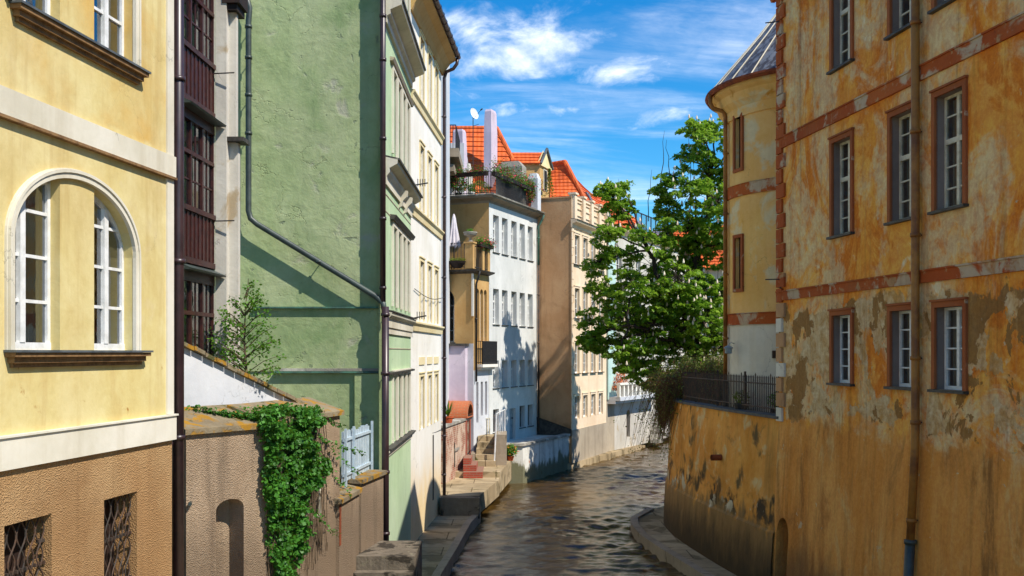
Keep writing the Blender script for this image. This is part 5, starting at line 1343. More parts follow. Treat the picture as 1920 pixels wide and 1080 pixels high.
leafmesh('leaves', 'ivy_leaf', pts, .062, ivr, flat=.15, aspect=.95, hang=1.2, jit=.55)
pts = []
for k in range(420):
    t_ = random.random()**.6; px = 400+90*t_; u_ = fa_.u(px); u_ = max(u_, 0); z_ = 5.06+.02-.22*t_+random.uniform(0, .07); pts.append(fa_.pt(u_, z_, -.62+.62*t_+random.uniform(-.07, .07)))
for k in range(900):
    t_ = random.random(); u_ = fb_.u(485+(650-485)*t_*.7); pts.append(fb_.pt(u_, 4.88+random.uniform(0, .22)*(1-t_*.5), random.uniform(-.35, .1)))
for (x0, y0, x1, y1) in ((580, 800, 645, 890), (585, 840, 628, 925), (560, 930, 603, 1005), (575, 770, 612, 800), (590, 820, 655, 850)):
    for k in range(90):
        t_ = random.random(); px = x0+(x1-x0)*t_+random.uniform(-3, 3); py = y0+(y1-y0)*t_**.8+random.uniform(-4, 4); u_ = fb_.u(px); pts.append(fb_.pt(u_, Zp(py, fb_.A.y+fb_.d.y*u_), .1+.25*t_))
leafmesh('tendrils', 'ivy_leaf', pts, .055, ivr, flat=.3, aspect=.9, hang=.6)
mb = MB()
for k in range(60):
    px = random.uniform(490, 600); pts = []
    for j in range(9):
        py = 770+j*(random.uniform(20, 40)); px += random.uniform(-6, 6); u_ = fb_.u(max(500, px)); pts.append(fb_.pt(u_, Zp(min(py, 1120), fb_.A.y+fb_.d.y*u_), .03+.02*random.random()))
    mb.tube(pts, .008, 4, cap=False)
mb.build('stems', 'birch_twig', ivr)
# birch sapling
br_ = root('birch_sapling', 'young birch sapling growing behind the white lean to wall', 'tree', (X(462, 18.72), 18.72, 3.3))
b0 = WL[br_.name]; tips = []; mb = MB()
def P3(px, py, Y=18.72): return Vector(P(px, py, Y))
mb.tube([b0, P3(462, 700), P3(458, 640), P3(460, 580), P3(466, 522)], [.035, .03, .02, .012, .005], 6)
lpts = []
for k in range(46):
    t_ = random.uniform(0, 1); py = 715-185*t_; base = P3(459+random.uniform(-2, 2), py+20); sd_ = random.choice((-1, 1)); ln = (78*(1-t_)**.6+14)*random.uniform(.5, 1)
    tip = P3(460+sd_*ln, py-ln*.35+random.uniform(-5, 12), 18.72+random.uniform(-.28, .28)); mid = base.lerp(tip, .5)+Vector((0, 0, .06)); mb.tube([base, mid, tip], [.012, .008, .003], 4, cap=False)
    for j in range(38):
        q = random.random()**.7; p = (base.lerp(mid, q*2) if q < .5 else mid.lerp(tip, q*2-1)); lpts.append(p+Vector((random.gauss(0, .05), random.gauss(0, .05), random.gauss(0, .05)-.02)))
mb.build('trunk', 'birch_twig', br_); leafmesh('crown', 'birch_leaf', [tuple(p) for p in lpts], .052, br_, flat=.2, aspect=.9)

# ================================================================== QUAY, BRICK WALL, STAIRS
mb = MB(); mb.prism([(-2.8, 36.3), (-1.25, 36.35), (-.52, 41.5), (-.52, 42.2), (-3.0, 42.2)], .2, .85); mb.prism([(-3.0, 42.203), (-.50, 42.203), (-.02, 46.85), (-3.0, 46.85)], .2, 1.08)
mb.build('quay', 'quay_concrete', kind='structure')
mb = MB(); mb.box(-2.5, X(900, 36.2), 35.75, 36.28, .2, .92); mb.build('stone_block', 'dark_concrete', label='concrete block at the end of the quay, coloured dark for its shade', cat='block')  # dark colour stands in for the shade on the quay's near end
bw_a, bw_b = (-2.65, 40.0), (-1.86, 45.5); bf = Fac(bw_a, bw_b)
bwr = root('brick_wall', 'old whitewashed brick wall with a doorway at its far end', 'wall', (bw_a[0], bw_a[1], .8))
ud0, ud1 = bf.u(874.2), bf.u(879.8)
bf.holes = [(ud0, ud1, 1.1, 3.02, 0, .4)]
mb = MB(); bf.wall(mb, .6, 3.06, depth=.4); bi_ = -bf.n*4; shell(mb, [bw_a, bw_b, (bw_b[0]+bi_.x, bw_b[1]+bi_.y), (bw_a[0]+bi_.x, bw_a[1]+bi_.y)], .6, 3.06, skip=(0,)); mb.build('wall', 'old_brick', bwr)
mb = MB(); bf.strip(mb, -.05, ud0-.15, 3.065, 3.16, -.4, .06); mb.build('coping', 'stone_grey', bwr)
mb = MB(); bf.strip(mb, ud0-.18, ud0, 1.09, 3.05, -.02, .04); bf.strip(mb, ud1, ud1+.2, 1.09, 3.05, -.02, .04); mb.build('door_surround', 'red_brick', bwr)
mb = MB(); bf.strip(mb, ud0, ud1, 1.1, 3.02, -.39, -.35); mb.build('door', 'dark_wood', bwr)
mb = MB(); bf.strip(mb, bf.u(852), bf.u(859), 1.95, 2.05, 0, .06); mb.build('stone_shelf', 'stone_grey', bwr)
mb = MB(); bf.strip(mb, bf.u(851.5), bf.u(853), 1.3, 2.3, 0, .012); mb.build('slot', 'tar_stain', bwr)
# vaulted brick hood
um_ = (ud0+ud1)/2; vr = .78; mb = MB(); N = 14
zv = 3.22; 
def vp(k, dd, r_): a = math.pi*k/N; return bf.pt(um_-r_*math.cos(a), zv+r_*.85*math.sin(a), dd)
for k in range(N):
    u0, u1 = k*vr*math.pi/N, (k+1)*vr*math.pi/N
    mb.face([vp(k, .12, vr), vp(k+1, .12, vr), vp(k+1, -1.4, vr), vp(k, -1.4, vr)], [(0.0, u0), (0.0, u1), (1.5, u1), (1.5, u0)])
    mb.face([vp(k, .12, vr), vp(k+1, .12, vr), vp(k+1, .12, vr-.17), vp(k, .12, vr-.17)], [(u0, 0), (u1, 0), (u1, .17), (u0, .17)])
    mb.face([vp(k, .12, vr-.17), vp(k+1, .12, vr-.17), vp(k+1, -1.2, vr-.17), vp(k, -1.2, vr-.17)])
bf.strip(mb, um_-vr, um_+vr, 3.165, zv, -1.4, .12)
mb.face([vp(k, -1.4, vr) for k in range(N+1)]); mb.build('vaulted_hood', 'orange_brick', bwr)
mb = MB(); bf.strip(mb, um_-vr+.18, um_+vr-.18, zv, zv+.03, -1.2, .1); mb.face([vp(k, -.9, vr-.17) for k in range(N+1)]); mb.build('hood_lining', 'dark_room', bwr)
# red brick steps
mb = MB(); xs_ = X(876, 43.4)
for k, (xe, zt_) in enumerate(((905, .85+.26), (893, .85+.5), (883, .85+.76))):
    y0 = 41.6+.35*k if False else 41.9+.3*k
    mb.box(X(873, y0)-.1, X(xe, y0), y0, 44.0, .85 if k == 0 else .85+.26*k-.01, zt_)
mb.build('brick_steps', 'red_brick', label='three small red brick steps at the brick wall doorway', cat='steps')
shrub('aloe_pot', 'spiky aloe in a terracotta pot on top of the brick wall', 'potted plant', (X(840, 41.3), 41.3, 3.07), .5, .75, 0, .05, 'ivy_leaf', spiky=True, potr=.2, poth=.35)
mb = MB(); mb.tube([P(833, 800, 40.4), (X(842, 40.4), 40.3, 3.2)], .07, 8); mb.tube([P(838, 791, 40.4), P(852, 789, 40.4)], .012, 5); mb.build('watering_can', 'blue_cloth', label='blue watering can lying by the aloe on the brick wall', cat='watering can') if False else None
# concrete staircase
st = root('canal_stairs', 'concrete staircase with a thin white handrail on the quay', 'stairs', (X(911, 45), 44.6, 1.08))
mb = MB(); x0, x1 = X(892, 45.5), X(930, 45.5)
for k in range(5): mb.box(x0+.035*k*.6, x1, 44.2+.42*k, 47.0, 1.08+.235*k if k else .95, 1.08+.235*(k+1)-.003)
mb.build('steps', 'quay_concrete', st)
mb = MB(); mb.box(x1+.003, X(950, 45.5), 44.6, 46.8, 1.0, 2.42); mb.box(x0-.18, x0-.003, 44.6, 46.9, 1.0, 1.6); mb.build('side_wall', 'concrete', st)
hx = X(927, 44.5); mb = MB(); mb.tube([(hx, 44.35, 1.3), (X(931, 44.35), 44.35, 3.35)], .035, 6); mb.tube([(X(931, 44.35), 44.35, 3.35), (X(947, 46.8), 46.8, 3.4), (X(947, 46.8), 46.8, 2.4)], .022, 6)
for k in range(4): y = 45.0+.5*k; xx = X(931, 44.35)+(X(947, 46.8)-X(931, 44.35))*(y-44.35)/2.45; mb.tube([(xx, y, 2.42), (xx, y, 3.37)], .013, 5)
mb.build('handrail', 'white_paint', st)
mb = MB()
for px in (901, 905, 909, 914, 918): mb.box(X(px, 47)-.03, X(px, 47)+.03, 46.95, 46.98, 2.25, 2.95)
mb.box(X(899, 47), X(919, 47), 46.93, 46.99, 2.95, 3.0); mb.build('gate', 'cream_paint', st)
# terrace in front of the white house
tp = [(-.18, 46.9), (.5, 46.95), (3.12, 53.15), (1.3, 53.5), (-1.0, 47.2)]
tr_ = root('terrace_wall', 'peeling white canal wall with grey coping under the white house', 'wall', (.5, 46.9, 0))
mb = MB(); mb.prism(tp, -.5, 1.72); mb.build('wall', 'dark_wet_wall', tr_)
mb = MB(); mb.sweep([(-.2, 46.86), (.53, 46.9), (3.15, 53.1)], [(.05, 1.723), (.05, 1.84), (-.3, 1.84), (-.3, 1.723)], side=1); mb.build('coping', 'stone_grey', tr_)
mb = MB(); q0, q1 = es.pt(es.L-2.05, 0, .1)[:2], es.pt(es.L+.02, 0, .1)[:2]; fq = Fac(q0, q1)
mb.face([fq.pt(0, 1.7), fq.pt(fq.L, 1.7), fq.pt(fq.L, 2.05), fq.pt(0, 2.7)]); mb.face([fq.pt(0, 1.7, -.1), fq.pt(fq.L, 1.7, -.1), fq.pt(fq.L, 2.05, -.1), fq.pt(0, 2.7, -.1)]); mb.face([fq.pt(0, 2.7, .03), fq.pt(fq.L, 2.05, .03), fq.pt(fq.L, 2.05, -.12), fq.pt(0, 2.7, -.12)])
mb.build('lean_to_coping', 'dark_sill', tr_)
shrub('flower_pot', 'orange flowering plant at the water edge beside the concrete stairs', 'potted plant', (X(957, 46.6), 46.6, 1.08), .3, .55, 700, .08, 'box_leaf', fl='flower_orange', poth=.2)
# ducks on the far ledge
def duck(x, y, z, rz, label):
    mb = MB(); M_ = lambda p: (x+p[0]*math.cos(rz)-p[1]*math.sin(rz), y+p[0]*math.sin(rz)+p[1]*math.cos(rz), z+p[2])
    cl = [(-.26, .16, .01), (-.2, .16, .05), (-.1, .14, .095), (.02, .13, .11), (.12, .14, .09), (.19, .19, .055), (.22, .26, .038), (.24, .30, .05), (.27, .32, .052), (.31, .31, .035), (.34, .295, .018), (.39, .285, .012)]
    mb.tube([M_((a, 0, b_)) for a, b_, c in cl], [c for a, b_, c in cl], 12)
    for s_ in (-1, 1):
        mb.tube([M_((.0, s_*.04, .08)), M_((.01, s_*.04, .0))], .01, 5); mb.tube([M_((.01, s_*.04, .006)), M_((.07, s_*.05, .006))], [.012, .02], 5)
    mb.build('duck', 'duck_brown', label=label, cat='duck', group='ducks resting on the far ledge', smooth=True)
duck(X(1189, 64), 64.0, .3, 2.8, 'brown duck on the far ledge, the left of the two'); duck(X(1195, 64.6), 64.6, .3, .3, 'brown duck on the far ledge, the right of the two')

# ================================================================== ORANGE PALACE (right)
pA = (10-.1458*5, 5.0); pB = (10-.1458*24.6, 24.6)
bat = lambda z: 0 if z > 4.4 else .055*(4.4-z)
of = Fac(pA, pB, side=-1)
on_ = root('orange_palace', 'huge weathered orange rendered building filling the right side', 'building', (pB[0], pB[1], 0))
pw = dict(frame='cream_paint', reveal=.15, cw=.10, cp=.045, casing='window_surround_red', sill='dark_sill', sp_=.1, sth=.05, t_=.05, mull=.08)
cent = [(1558, 1602), (1667, 1722), (1750, 1815)]
us_ = [((of.u(a)+of.u(b_))/2) for a, b_ in cent]+[of.u(1960)-1.2, of.u(1960)-3.6, of.u(1960)-6]
for i, uc in enumerate(us_):
    window(on_, of, uc, 11.98, .84, 2.0, cols=2, rows=(.19, .38, .82), transom=.60, curtain=(1, 0, 0, 2, 0, 0)[i], **pw)
    window(on_, of, uc, 8.46, .84, 1.98, cols=2, rows=(.19, .38, .82), transom=.60, curtain=(0, 1, 2, 0, 1, 0)[i], **pw)
    window(on_, of, uc, 5.36, .84, 1.42, cols=2, rows=(.25, .5, .75), curtain=(0, 2, 1, 0, 0, 1)[i], **{**pw, 'frame': 'white_paint'})
mb = MB(); of.wall(mb, 4.4, 14.9, depth=.34, rmi=1)
inn = Vector((1, .15)).normalized()*13
pc_, pd_ = (pB[0]+13, pB[1]+.6), (pA[0]+13, pA[1])
shell(mb, [pA, pB, pc_, pd_], .2, 14.9, skip=(0,)); mb.build('wall', ['orange_render', 'grey_reveal'], on_)
ob = Fac(pA, pB, side=-1, batter=bat)
ub0, ub1 = ob.u(1467), ob.u(1491); ub0, ub1 = sorted((ub0, ub1)); ob.holes = [(ub0+.05, ub1, .2, 2.12, .42, .5)]
mb = MB(); ob.wall(mb, .0, 4.4, depth=.5, rmi=0); mb.build('base_wall', 'orange_render', on_)
mb = MB(); mb.face([ob.pt(ub0-.1, .2, -.5), ob.pt(ub1+.1, .2, -.5), ob.pt(ub1+.1, 2.2, -.5), ob.pt(ub0-.1, 2.2, -.5)]); mb.build('niche_door', 'dark_wood', on_)
mb = MB()
for z_, h_ in ((10.86, .24), (7.24, .2)):
    of.strip(mb, 0, of.L+.05, z_, z_+h_, -.01, .05); of.strip(mb, 0, of.L+.05, z_+h_, z_+h_+.03, -.01, .075)
mb.build('string_course', 'red_ochre_trim', on_)
for k in range(29):
    z_ = 4.35+k*.355; l = .40 if k % 2 else .26
    mb = MB(); of.strip(mb, of.L-l, of.L+.055, z_+.012, z_+.335, -.05, .055)
    lo = z_ < 6.9
    mb.build('quoin', 'tower_white_render' if (lo and k % 3 == 0) else ('beige_side_render' if lo else 'red_ochre_trim'), on_)
cornice(on_, of, 14.7, [(-.01, -.2), (.08, -.2), (.12, -.1), (.2, 0), (.24, .1), (.24, .2), (-.01, .2)], 'red_ochre_trim', 0, of.L+.3)
mb = MB(); a, b_ = of.pt(-.2, 14.9, .25), of.pt(of.L+.3, 14.9, .25); mb.face([a, b_, of.pt(of.L+.4, 18, -6), of.pt(-.2, 18, -6)]); mb.face([of.pt(-.2, 18, -6), of.pt(of.L+.4, 18, -6), of.pt(of.L+.4, 14.9, -13), of.pt(-.2, 14.9, -13)]); mb.face([b_, of.pt(of.L+.4, 18, -6), of.pt(of.L+.4, 14.9, -13)]); mb.build('roof', 'roof_tile', on_)
up = of.u(1728); q = lambda z_, dd=.12: Vector(of.pt(up, z_, dd+bat(z_)))
downpipe('drainpipe', 'ochre_pipe', on_, [q(14.6), q(4.6), q(4.3), q(2.65)], .074, [tuple(q(z_)) for z_ in (13.2, 11.9, 9.95, 8.1, 5.9, 4.75, 3.0)], (1, .1), n=14, wall=.15)
downpipe('drainpipe', 'grey_pipe', on_, [q(2.66), q(.3)], .088, [tuple(q(2.62))], (1, .1), n=14, wall=.15)
for zz_ in (13.9, 7.75):
    mb = MB(); b0 = Vector(of.pt(of.L-.05, zz_, .05)); mb.tube([b0+Vector((-.3, 0, .0)), b0+Vector((.05, -.12, 0))], .014, 6); mb.tube([b0+Vector((.03, -.1, 0)), b0+Vector((.03, -.12, -.38))], .018, 6); mb.build('iron_bracket', 'iron', on_)

# ================================================================== ROUND TOWER
tc = (8.81, 28.95); TR = 2.72
tn = root('round_tower', 'round ochre corner tower with red bands and a metal cone roof', 'tower', (tc[0], tc[1], 0))
def arc(r_, a0, a1, n): return [(tc[0]+r_*math.cos(a0+(a1-a0)*k/n), tc[1]+r_*math.sin(a0+(a1-a0)*k/n)) for k in range(n+1)]
mb = MB(); N = 64; z0_, z1_ = 6.8, 13.0; aw = [math.pi+.33, math.pi+.33]; 
# slit windows on the camera side
wins = [(R(198), 11.05, 12.45), (R(198), 7.75, 9.15)]
zs = sorted({6.8, 13.0}|{w_[1] for w_ in wins}|{w_[2] for w_ in wins}); hwid = R(3.4)
angs = sorted({2*math.pi*k/N for k in range(N)}|{wins[0][0]-hwid, wins[0][0]+hwid}); angs = [a for a in angs if not (wins[0][0]-hwid+1e-6 < a < wins[0][0]+hwid-1e-6)]+[0.]
angs = sorted(set(angs)); angs.append(2*math.pi)
for i in range(len(angs)-1):
    a0, a1 = angs[i], angs[i+1]
    if a1-a0 < 1e-6: continue
    for j in range(len(zs)-1):
        if abs((a0+a1)/2-wins[0][0]) < hwid*.9 and any(w_[1]-.01 < (zs[j]+zs[j+1])/2 < w_[2]+.01 for w_ in wins): continue
        g = lambda a, z: (tc[0]+TR*math.cos(a), tc[1]+TR*math.sin(a), z)
        mb.face([g(a0, zs[j]), g(a1, zs[j]), g(a1, zs[j+1]), g(a0, zs[j+1])], [(a0*TR, zs[j]), (a1*TR, zs[j]), (a1*TR, zs[j+1]), (a0*TR, zs[j+1])])
a_ = wins[0][0]
for (_, zb_, zt_) in wins:
    for s_ in (-1, 1):
        aa = a_+s_*hwid; o0 = (tc[0]+TR*math.cos(aa), tc[1]+TR*math.sin(aa)); o1 = (tc[0]+(TR-.25)*math.cos(aa), tc[1]+(TR-.25)*math.sin(aa)); mb.face([(*o0, zb_), (*o1, zb_), (*o1, zt_), (*o0, zt_)])
mb.build('wall', 'tower_render', tn)
mb = MB(); mb.lathe((tc[0], tc[1], 0), [(TR, 3.6), (TR, 6.8)], 64); mb.build('lower_wall', 'tower_white_render', tn)
tf = Fac((tc[0]+TR*math.cos(a_-hwid*1.0), tc[1]+TR*math.sin(a_-hwid*1.0)), (tc[0]+TR*math.cos(a_+hwid), tc[1]+TR*math.sin(a_+hwid)), side=1)
if tf.n.dot(Vector((math.cos(a_), math.sin(a_)))) < 0: tf = Fac(tuple(tf.A), tuple(tf.B), side=-1)
for (_, zb_, zt_) in wins:
    mb = MB(); L = tf.L
    tf.strip(mb, -.09, 0, zb_-.09, zt_+.09, -.02, .05); tf.strip(mb, L, L+.09, zb_-.09, zt_+.09, -.02, .05); tf.strip(mb, 0, L, zb_-.09, zb_, -.02, .05); tf.strip(mb, 0, L, zt_, zt_+.09, -.02, .05)
    q_ = mb.build('window', 'window_surround_red', tn)
    mb = MB(); mb.face([tf.pt(0, zb_, -.1), tf.pt(L, zb_, -.1), tf.pt(L, zt_, -.1), tf.pt(0, zt_, -.1)]); mb.build('shutter', 'dark_wood', q_)
for z_, h_ in ((10.28, .3), (6.76, .28)):
    mb = MB(); mb.lathe((tc[0], tc[1], 0), [(TR-.02, z_), (TR+.05, z_), (TR+.05, z_+h_), (TR+.07, z_+h_+.02), (TR-.02, z_+h_+.05)], 64); mb.build('string_course', 'red_ochre_trim', tn)
mb = MB(); mb.lathe((tc[0], tc[1], 0), [(TR-.02, 12.45), (TR+.05, 12.45), (TR+.06, 12.7), (TR+.2, 12.85), (TR+.28, 13.05), (TR+.42, 13.15), (TR+.42, 13.25), (TR-.2, 13.3)], 64); mb.build('cornice', 'tower_render', tn)
mb = MB(); mb.lathe((tc[0], tc[1], 13.24), [(TR+.40, 0), (TR+.52, -.04), (TR+.58, .04), (TR+.56, .1), (TR+.38, .08)], 64); mb.build('gutter', 'rust', tn)
mb = MB(); mb.lathe((tc[0], tc[1], 13.28), [(TR+.5, .05), (TR*.72, 1.5), (.05, 3.9)], 40); rf = mb.build('roof', 'slate_metal', tn)
mb = MB()
for k in range(28):
    a = 2*math.pi*k/28; mb.tube([(tc[0]+(TR+.5)*math.cos(a), tc[1]+(TR+.5)*math.sin(a), 13.34), (tc[0]+TR*.72*math.cos(a), tc[1]+TR*.72*math.sin(a), 14.8), (tc[0]+.06*math.cos(a), tc[1]+.06*math.sin(a), 17.2)], .02, 4, cap=False)
mb.build('roof_seam', 'white_trim', rf)
ax_ = R(183); hx, hy = tc[0]+(TR+.09)*math.cos(ax_), tc[1]+(TR+.09)*math.sin(ax_); gx, gy = tc[0]+(TR+.52)*math.cos(ax_), tc[1]+(TR+.52)*math.sin(ax_)
downpipe('drainpipe', 'ochre_pipe', tn, [(gx, gy, 13.25), (gx, gy, 13.0), (gx+.08, gy, 12.86), (hx-.06, hy, 12.78), (hx, hy, 12.6), (hx, hy, 5.2)], .06, [(hx, hy, z_) for z_ in (11.6, 9.9, 8.2, 6.4)], (1, .1), n=10)
mb = MB(); mb.tube([(hx, hy, 5.2), (hx, hy, 4.2)], .075, 10); mb.build('pipe_foot', 'iron', tn)
ll = R(192); lx, ly = tc[0]+TR*math.cos(ll), tc[1]+TR*math.sin(ll)
mb = MB(); mb.tube([(lx, ly, 6.25), (lx-.12, ly-.2, 6.28), (lx-.2, ly-.24, 6.2)], .012, 6); mb.lathe((lx-.2, ly-.24, 5.98), [(.02, .22), (.13, .16), (.13, .13), (.1, .13), (.1, 0), (.001, -.02)], 12); mb.build('wall_lamp', 'grey_paint', tn)
vx = R(226); mb = MB(); c = (tc[0]+TR*math.cos(vx), tc[1]+TR*math.sin(vx)); mb.box(c[0]-.06, c[0]+.06, c[1]-.05, c[1]+.05, 5.85, 6.05); mb.build('vent', 'iron_rusty', tn)

# ================================================================== CURVED TERRACE WALL
cp_ = [(6.43, 24.5), (6.18, 26.0), (5.93, 27.5), (5.72, 29.0), (5.53, 30.5), (5.38, 32.0), (5.33, 33.5), (5.4, 34.8), (5.62, 35.9), (6.05, 36.9), (6.8, 37.7), (8, 38.3), (10, 38.8)]
def smooth(pts, it=2):
    for _ in range(it):
        q = [pts[0]]
        for a, b_ in zip(pts, pts[1:]): q += [(a[0]*.75+b_[0]*.25, a[1]*.75+b_[1]*.25), (a[0]*.25+b_[0]*.75, a[1]*.25+b_[1]*.75)]
        pts = q+[pts[-1]]
    return pts
cps = smooth(cp_)
cw_ = root('curved_canal_wall', 'curved battered ochre canal wall with black damp stains below the fence', 'wall', (6.0, 31, .2))
mb = MB(); prof = [(0, 4.4), (0.0, 4.1)]+[(.055*(4.4-z_)*(1.0), z_) for z_ in (3.6, 2.9, 2.2)]+[(.15, 1.72), (.20, 1.66), (.25, .9), (.27, .1)]
prof = prof[::-1]
mb.sweep(cps, prof, side=-1, closed=False)
mb.face([(x, y, 4.38) for x, y in cps]+[(12, 38, 4.38), (12, 25.2, 4.38), (7, 25.2, 4.38)]); mb.build('wall', 'terrace_wall_render', cw_)
mb = MB(); mb.sweep(cps, [(.06, 4.40), (.08, 4.47), (-.32, 4.49), (-.32, 4.40)], side=-1); mb.build('coping', 'lead_sheet', cw_)
pp = Vector(P(1336, 858, 28.2)); d0 = Vector((-.97, -.2, .02)); pp = Vector((5.85, 28.2, Zp(858, 28.2)))
mb = MB(); mb.tube([pp+Vector((.3, .1, 0)), pp+d0*.38], .085, 12, cap=False); mb.tube([pp+d0*.38, pp+Vector((.2, 0, 0))], .07, 12, cap=False); mb.face([tuple(pp+Vector((-.0, 0, 0))+Vector((0, .06*math.cos(a), .06*math.sin(a)))) for a in np.linspace(0, 6.2, 12)]); mb.build('drain_spout', 'rust', cw_)
# iron fence
fp = [p for p in cps if p[1] < 33.2]; fl = []
inn_ = [(p[0]+.15, p[1]) for p in fp]; acc = 0; posn = [inn_[0]]
L = [0]
for a, b_ in zip(inn_, inn_[1:]): L.append(L[-1]+math.dist(a, b_))
def along(s_):
    for i in range(len(L)-1):
        if s_ <= L[i+1]: t_ = (s_-L[i])/(L[i+1]-L[i]); return (inn_[i][0]+(inn_[i+1][0]-inn_[i][0])*t_, inn_[i][1]+(inn_[i+1][1]-inn_[i][1])*t_)
    return inn_[-1]
fer = root('iron_fence', 'dark iron picket fence on the curved ochre wall', 'fence', (inn_[0][0], inn_[0][1], 4.49))
mb = MB(); n = 72
for k in range(n+1):
    x, y = along(L[-1]*k/n); h_ = 5.36+(.06 if k % 8 == 0 else 0); mb.box(x-.012, x+.012, y-.012, y+.012, 4.5, h_); mb.face([(x-.02, y, h_), (x, y, h_+.07), (x+.02, y, h_)])
o = mb.build('pickets', 'iron_rusty', fer); 
mb = MB()
for z_ in (4.62, 5.22): mb.tube([(*along(L[-1]*k/30), z_) for k in range(31)], .018, 5)
mb.build('rail', 'iron_rusty', fer)
for k in range(4):
    x, y = along(L[-1]*(k+.25)/4); mb = MB(); mb.tube([(x+.03, y, 4.48), (x+.03, y, 5.5)], .03, 6); mb.build('post', 'iron_rusty', fer)
shrub('terrace_plant', 'small green plant in a dark pot behind the iron fence', 'potted plant', (6.75, 26.2, 4.39), .22, .4, 350, .07, 'box_leaf', pot='iron', potr=.14, poth=.2)
shrub('terrace_plant', 'bushy dark pot plant beside the tower foot', 'potted plant', (6.15, 27.5, 4.39), .2, .35, 250, .07, 'bush_leaf', pot='iron', potr=.2, poth=.25)

# ================================================================== HANGING BUSH
bu = root('hanging_bush', 'brown green twiggy bush drooping over the end of the curved wall', 'bush', (6.2, 34.5, 4.4))
bc0 = Vector((6.7, 34.8, 4.7)); mb = MB(); lp = []
for k in range(2300):
    a = random.uniform(0, 6.28); el = random.uniform(.15, 1.35); ln = random.uniform(.9, 2.1)
    dv = Vector((math.cos(a)*math.cos(el), math.sin(a)*math.cos(el), math.sin(el)))
    org = bc0+Vector((random.gauss(0, .6), random.gauss(0, 1.0), random.uniform(0, .35)))
    pts = []; drop = random.uniform(.5, 1.0)*(1.9 if dv.x < -.1 else 1.0)
    for j in range(6):
        t_ = j/5; p = org+dv*ln*t_-Vector((0, 0, drop*1.15*t_*t_*t_*1.3)); pts.append(p+Vector((random.gauss(0, .02), random.gauss(0, .02), random.gauss(0, .02))))
        if j > 1:
            for _ in range(4): lp.append(tuple(p+Vector((random.gauss(0, .09), random.gauss(0, .09), random.gauss(0, .09)))))
    mb.tube(pts, [.012, .01, .009, .007, .006, .004], 3, cap=False)
for k in range(420):   # strands over the wall edge
    s_ = random.uniform(0, 1); x, y = 5.35+.35*s_+random.uniform(-.25, .1), 32.8+3.6*s_; top = 4.6+random.uniform(0, .6); ln = random.uniform(.6, 2.0)*(.5+.5*s_); pts = []
    xx = x-.15
    for j in range(6): pts.append(Vector((xx-.12*math.sin(j)+random.gauss(0, .05)-.05*j, y+random.gauss(0, .05), top-ln*j/5)))
    mb.tube(pts, .007, 3, cap=False)
    if random.random() < .5:
        for p in pts[1:5]: lp.append(tuple(p+Vector((random.gauss(0, .06), random.gauss(0, .06), random.gauss(0, .06)))))
mb.build('twigs', 'dry_twig', bu); leafmesh('leaves', 'bush_leaf', lp, .06, bu, flat=.2, aspect=.7)

# ================================================================== CHESTNUT TREE
tb = Vector((8.6, 47.5, 3.5))
tr = root('chestnut_tree', 'large flowering chestnut tree leaning over the canal', 'tree', tuple(tb))
mb = MB(); leaves = []; blos = []
def limb(a, b_, r0, r1, n=7, wob=.25, sag=0):
    pts = []
    for j in range(n+1):
        t_ = j/n; p = Vector(a).lerp(Vector(b_), t_); k_ = math.sin(t_*math.pi)
        p += Vector((random.gauss(0, wob)*.35*k_, random.gauss(0, wob)*.35*k_, random.gauss(0, wob)*.25*k_+sag*k_)); pts.append(p)
    mb.tube(pts, [r0+(r1-r0)*j/n for j in range(n+1)], 7, cap=False); return pts
tk = limb(tb, tb+Vector((-.2, 0, 3.2)), .38, .27, 6, .2)
tk2 = limb(tk[-1], Vector(P(1330, 330, 47.8)), .24, .09, 9, .5)
tl = limb(tk[-1], Vector(P(1215, 470, 47)), .20, .08, 9, .5)
tl2 = limb(tk[-2], Vector(P(1180, 610, 45.5)), .15, .05, 8, .5)
tk3 = limb(tk[-1], Vector(P(1420, 420, 48.5)), .2, .08, 8, .5)
allp = tk[3:]+tk2+tl+tl2+tk3
clumps = [(1150, 375, 34, 0), (1135, 350, 20, -.3), (1175, 400, 28, .5), (1140, 440, 36, -.6), (1125, 490, 34, 0), (1165, 480, 34, .8), (1185, 530, 42, -.8), (1130, 545, 34, .4), (1150, 590, 40, -.5), (1115, 630, 30, 0), (1150, 645, 40, .8), (1190, 600, 44, .5), (1200, 660, 42, -.6), (1195, 705, 26, 0),
          (1240, 640, 48, .6), (1240, 560, 48, -.9), (1225, 500, 36, .9), (1240, 360, 20, .4), (1262, 330, 26, -.2), (1255, 395, 34, .6), (1250, 440, 36, -.7), (1290, 430, 42, .5), (1295, 360, 38, -.6), (1300, 300, 34, .5), (1300, 238, 28, 0), (1325, 262, 36, -.4), (1345, 235, 26, .3), (1335, 320, 40, .8), (1345, 380, 44, -.9), (1300, 500, 50, 1.0), (1290, 570, 52, -1.0), (1290, 640, 48, .9),
          (1340, 460, 50, .2), (1345, 550, 55, -.6), (1345, 640, 50, .4), (1240, 690, 28, .2), (1215, 560, 50, 1.4), (1265, 600, 50, 1.2), (1160, 560, 30, 1.2), (1225, 610, 46, -1.2), (1320, 600, 50, -1.5), (1320, 420, 46, 1.2), (1225, 720, 18, .3), (1160, 665, 28, -1), (1110, 600, 26, .8), (1270, 520, 44, -1.4), (1310, 690, 40, -.2), (1395, 340, 50, .4), (1400, 430, 60, -.8), (1410, 530, 65, .5), (1400, 630, 60, 0), (1460, 480, 60, .4), (1460, 580, 60, -.6), (1380, 270, 36, 0), (1275, 470, 36, 1.6), (1210, 440, 24, -1.4), (1180, 680, 24, 1.2), (1100, 640, 16, .3), (1170, 350, 18, .2)]
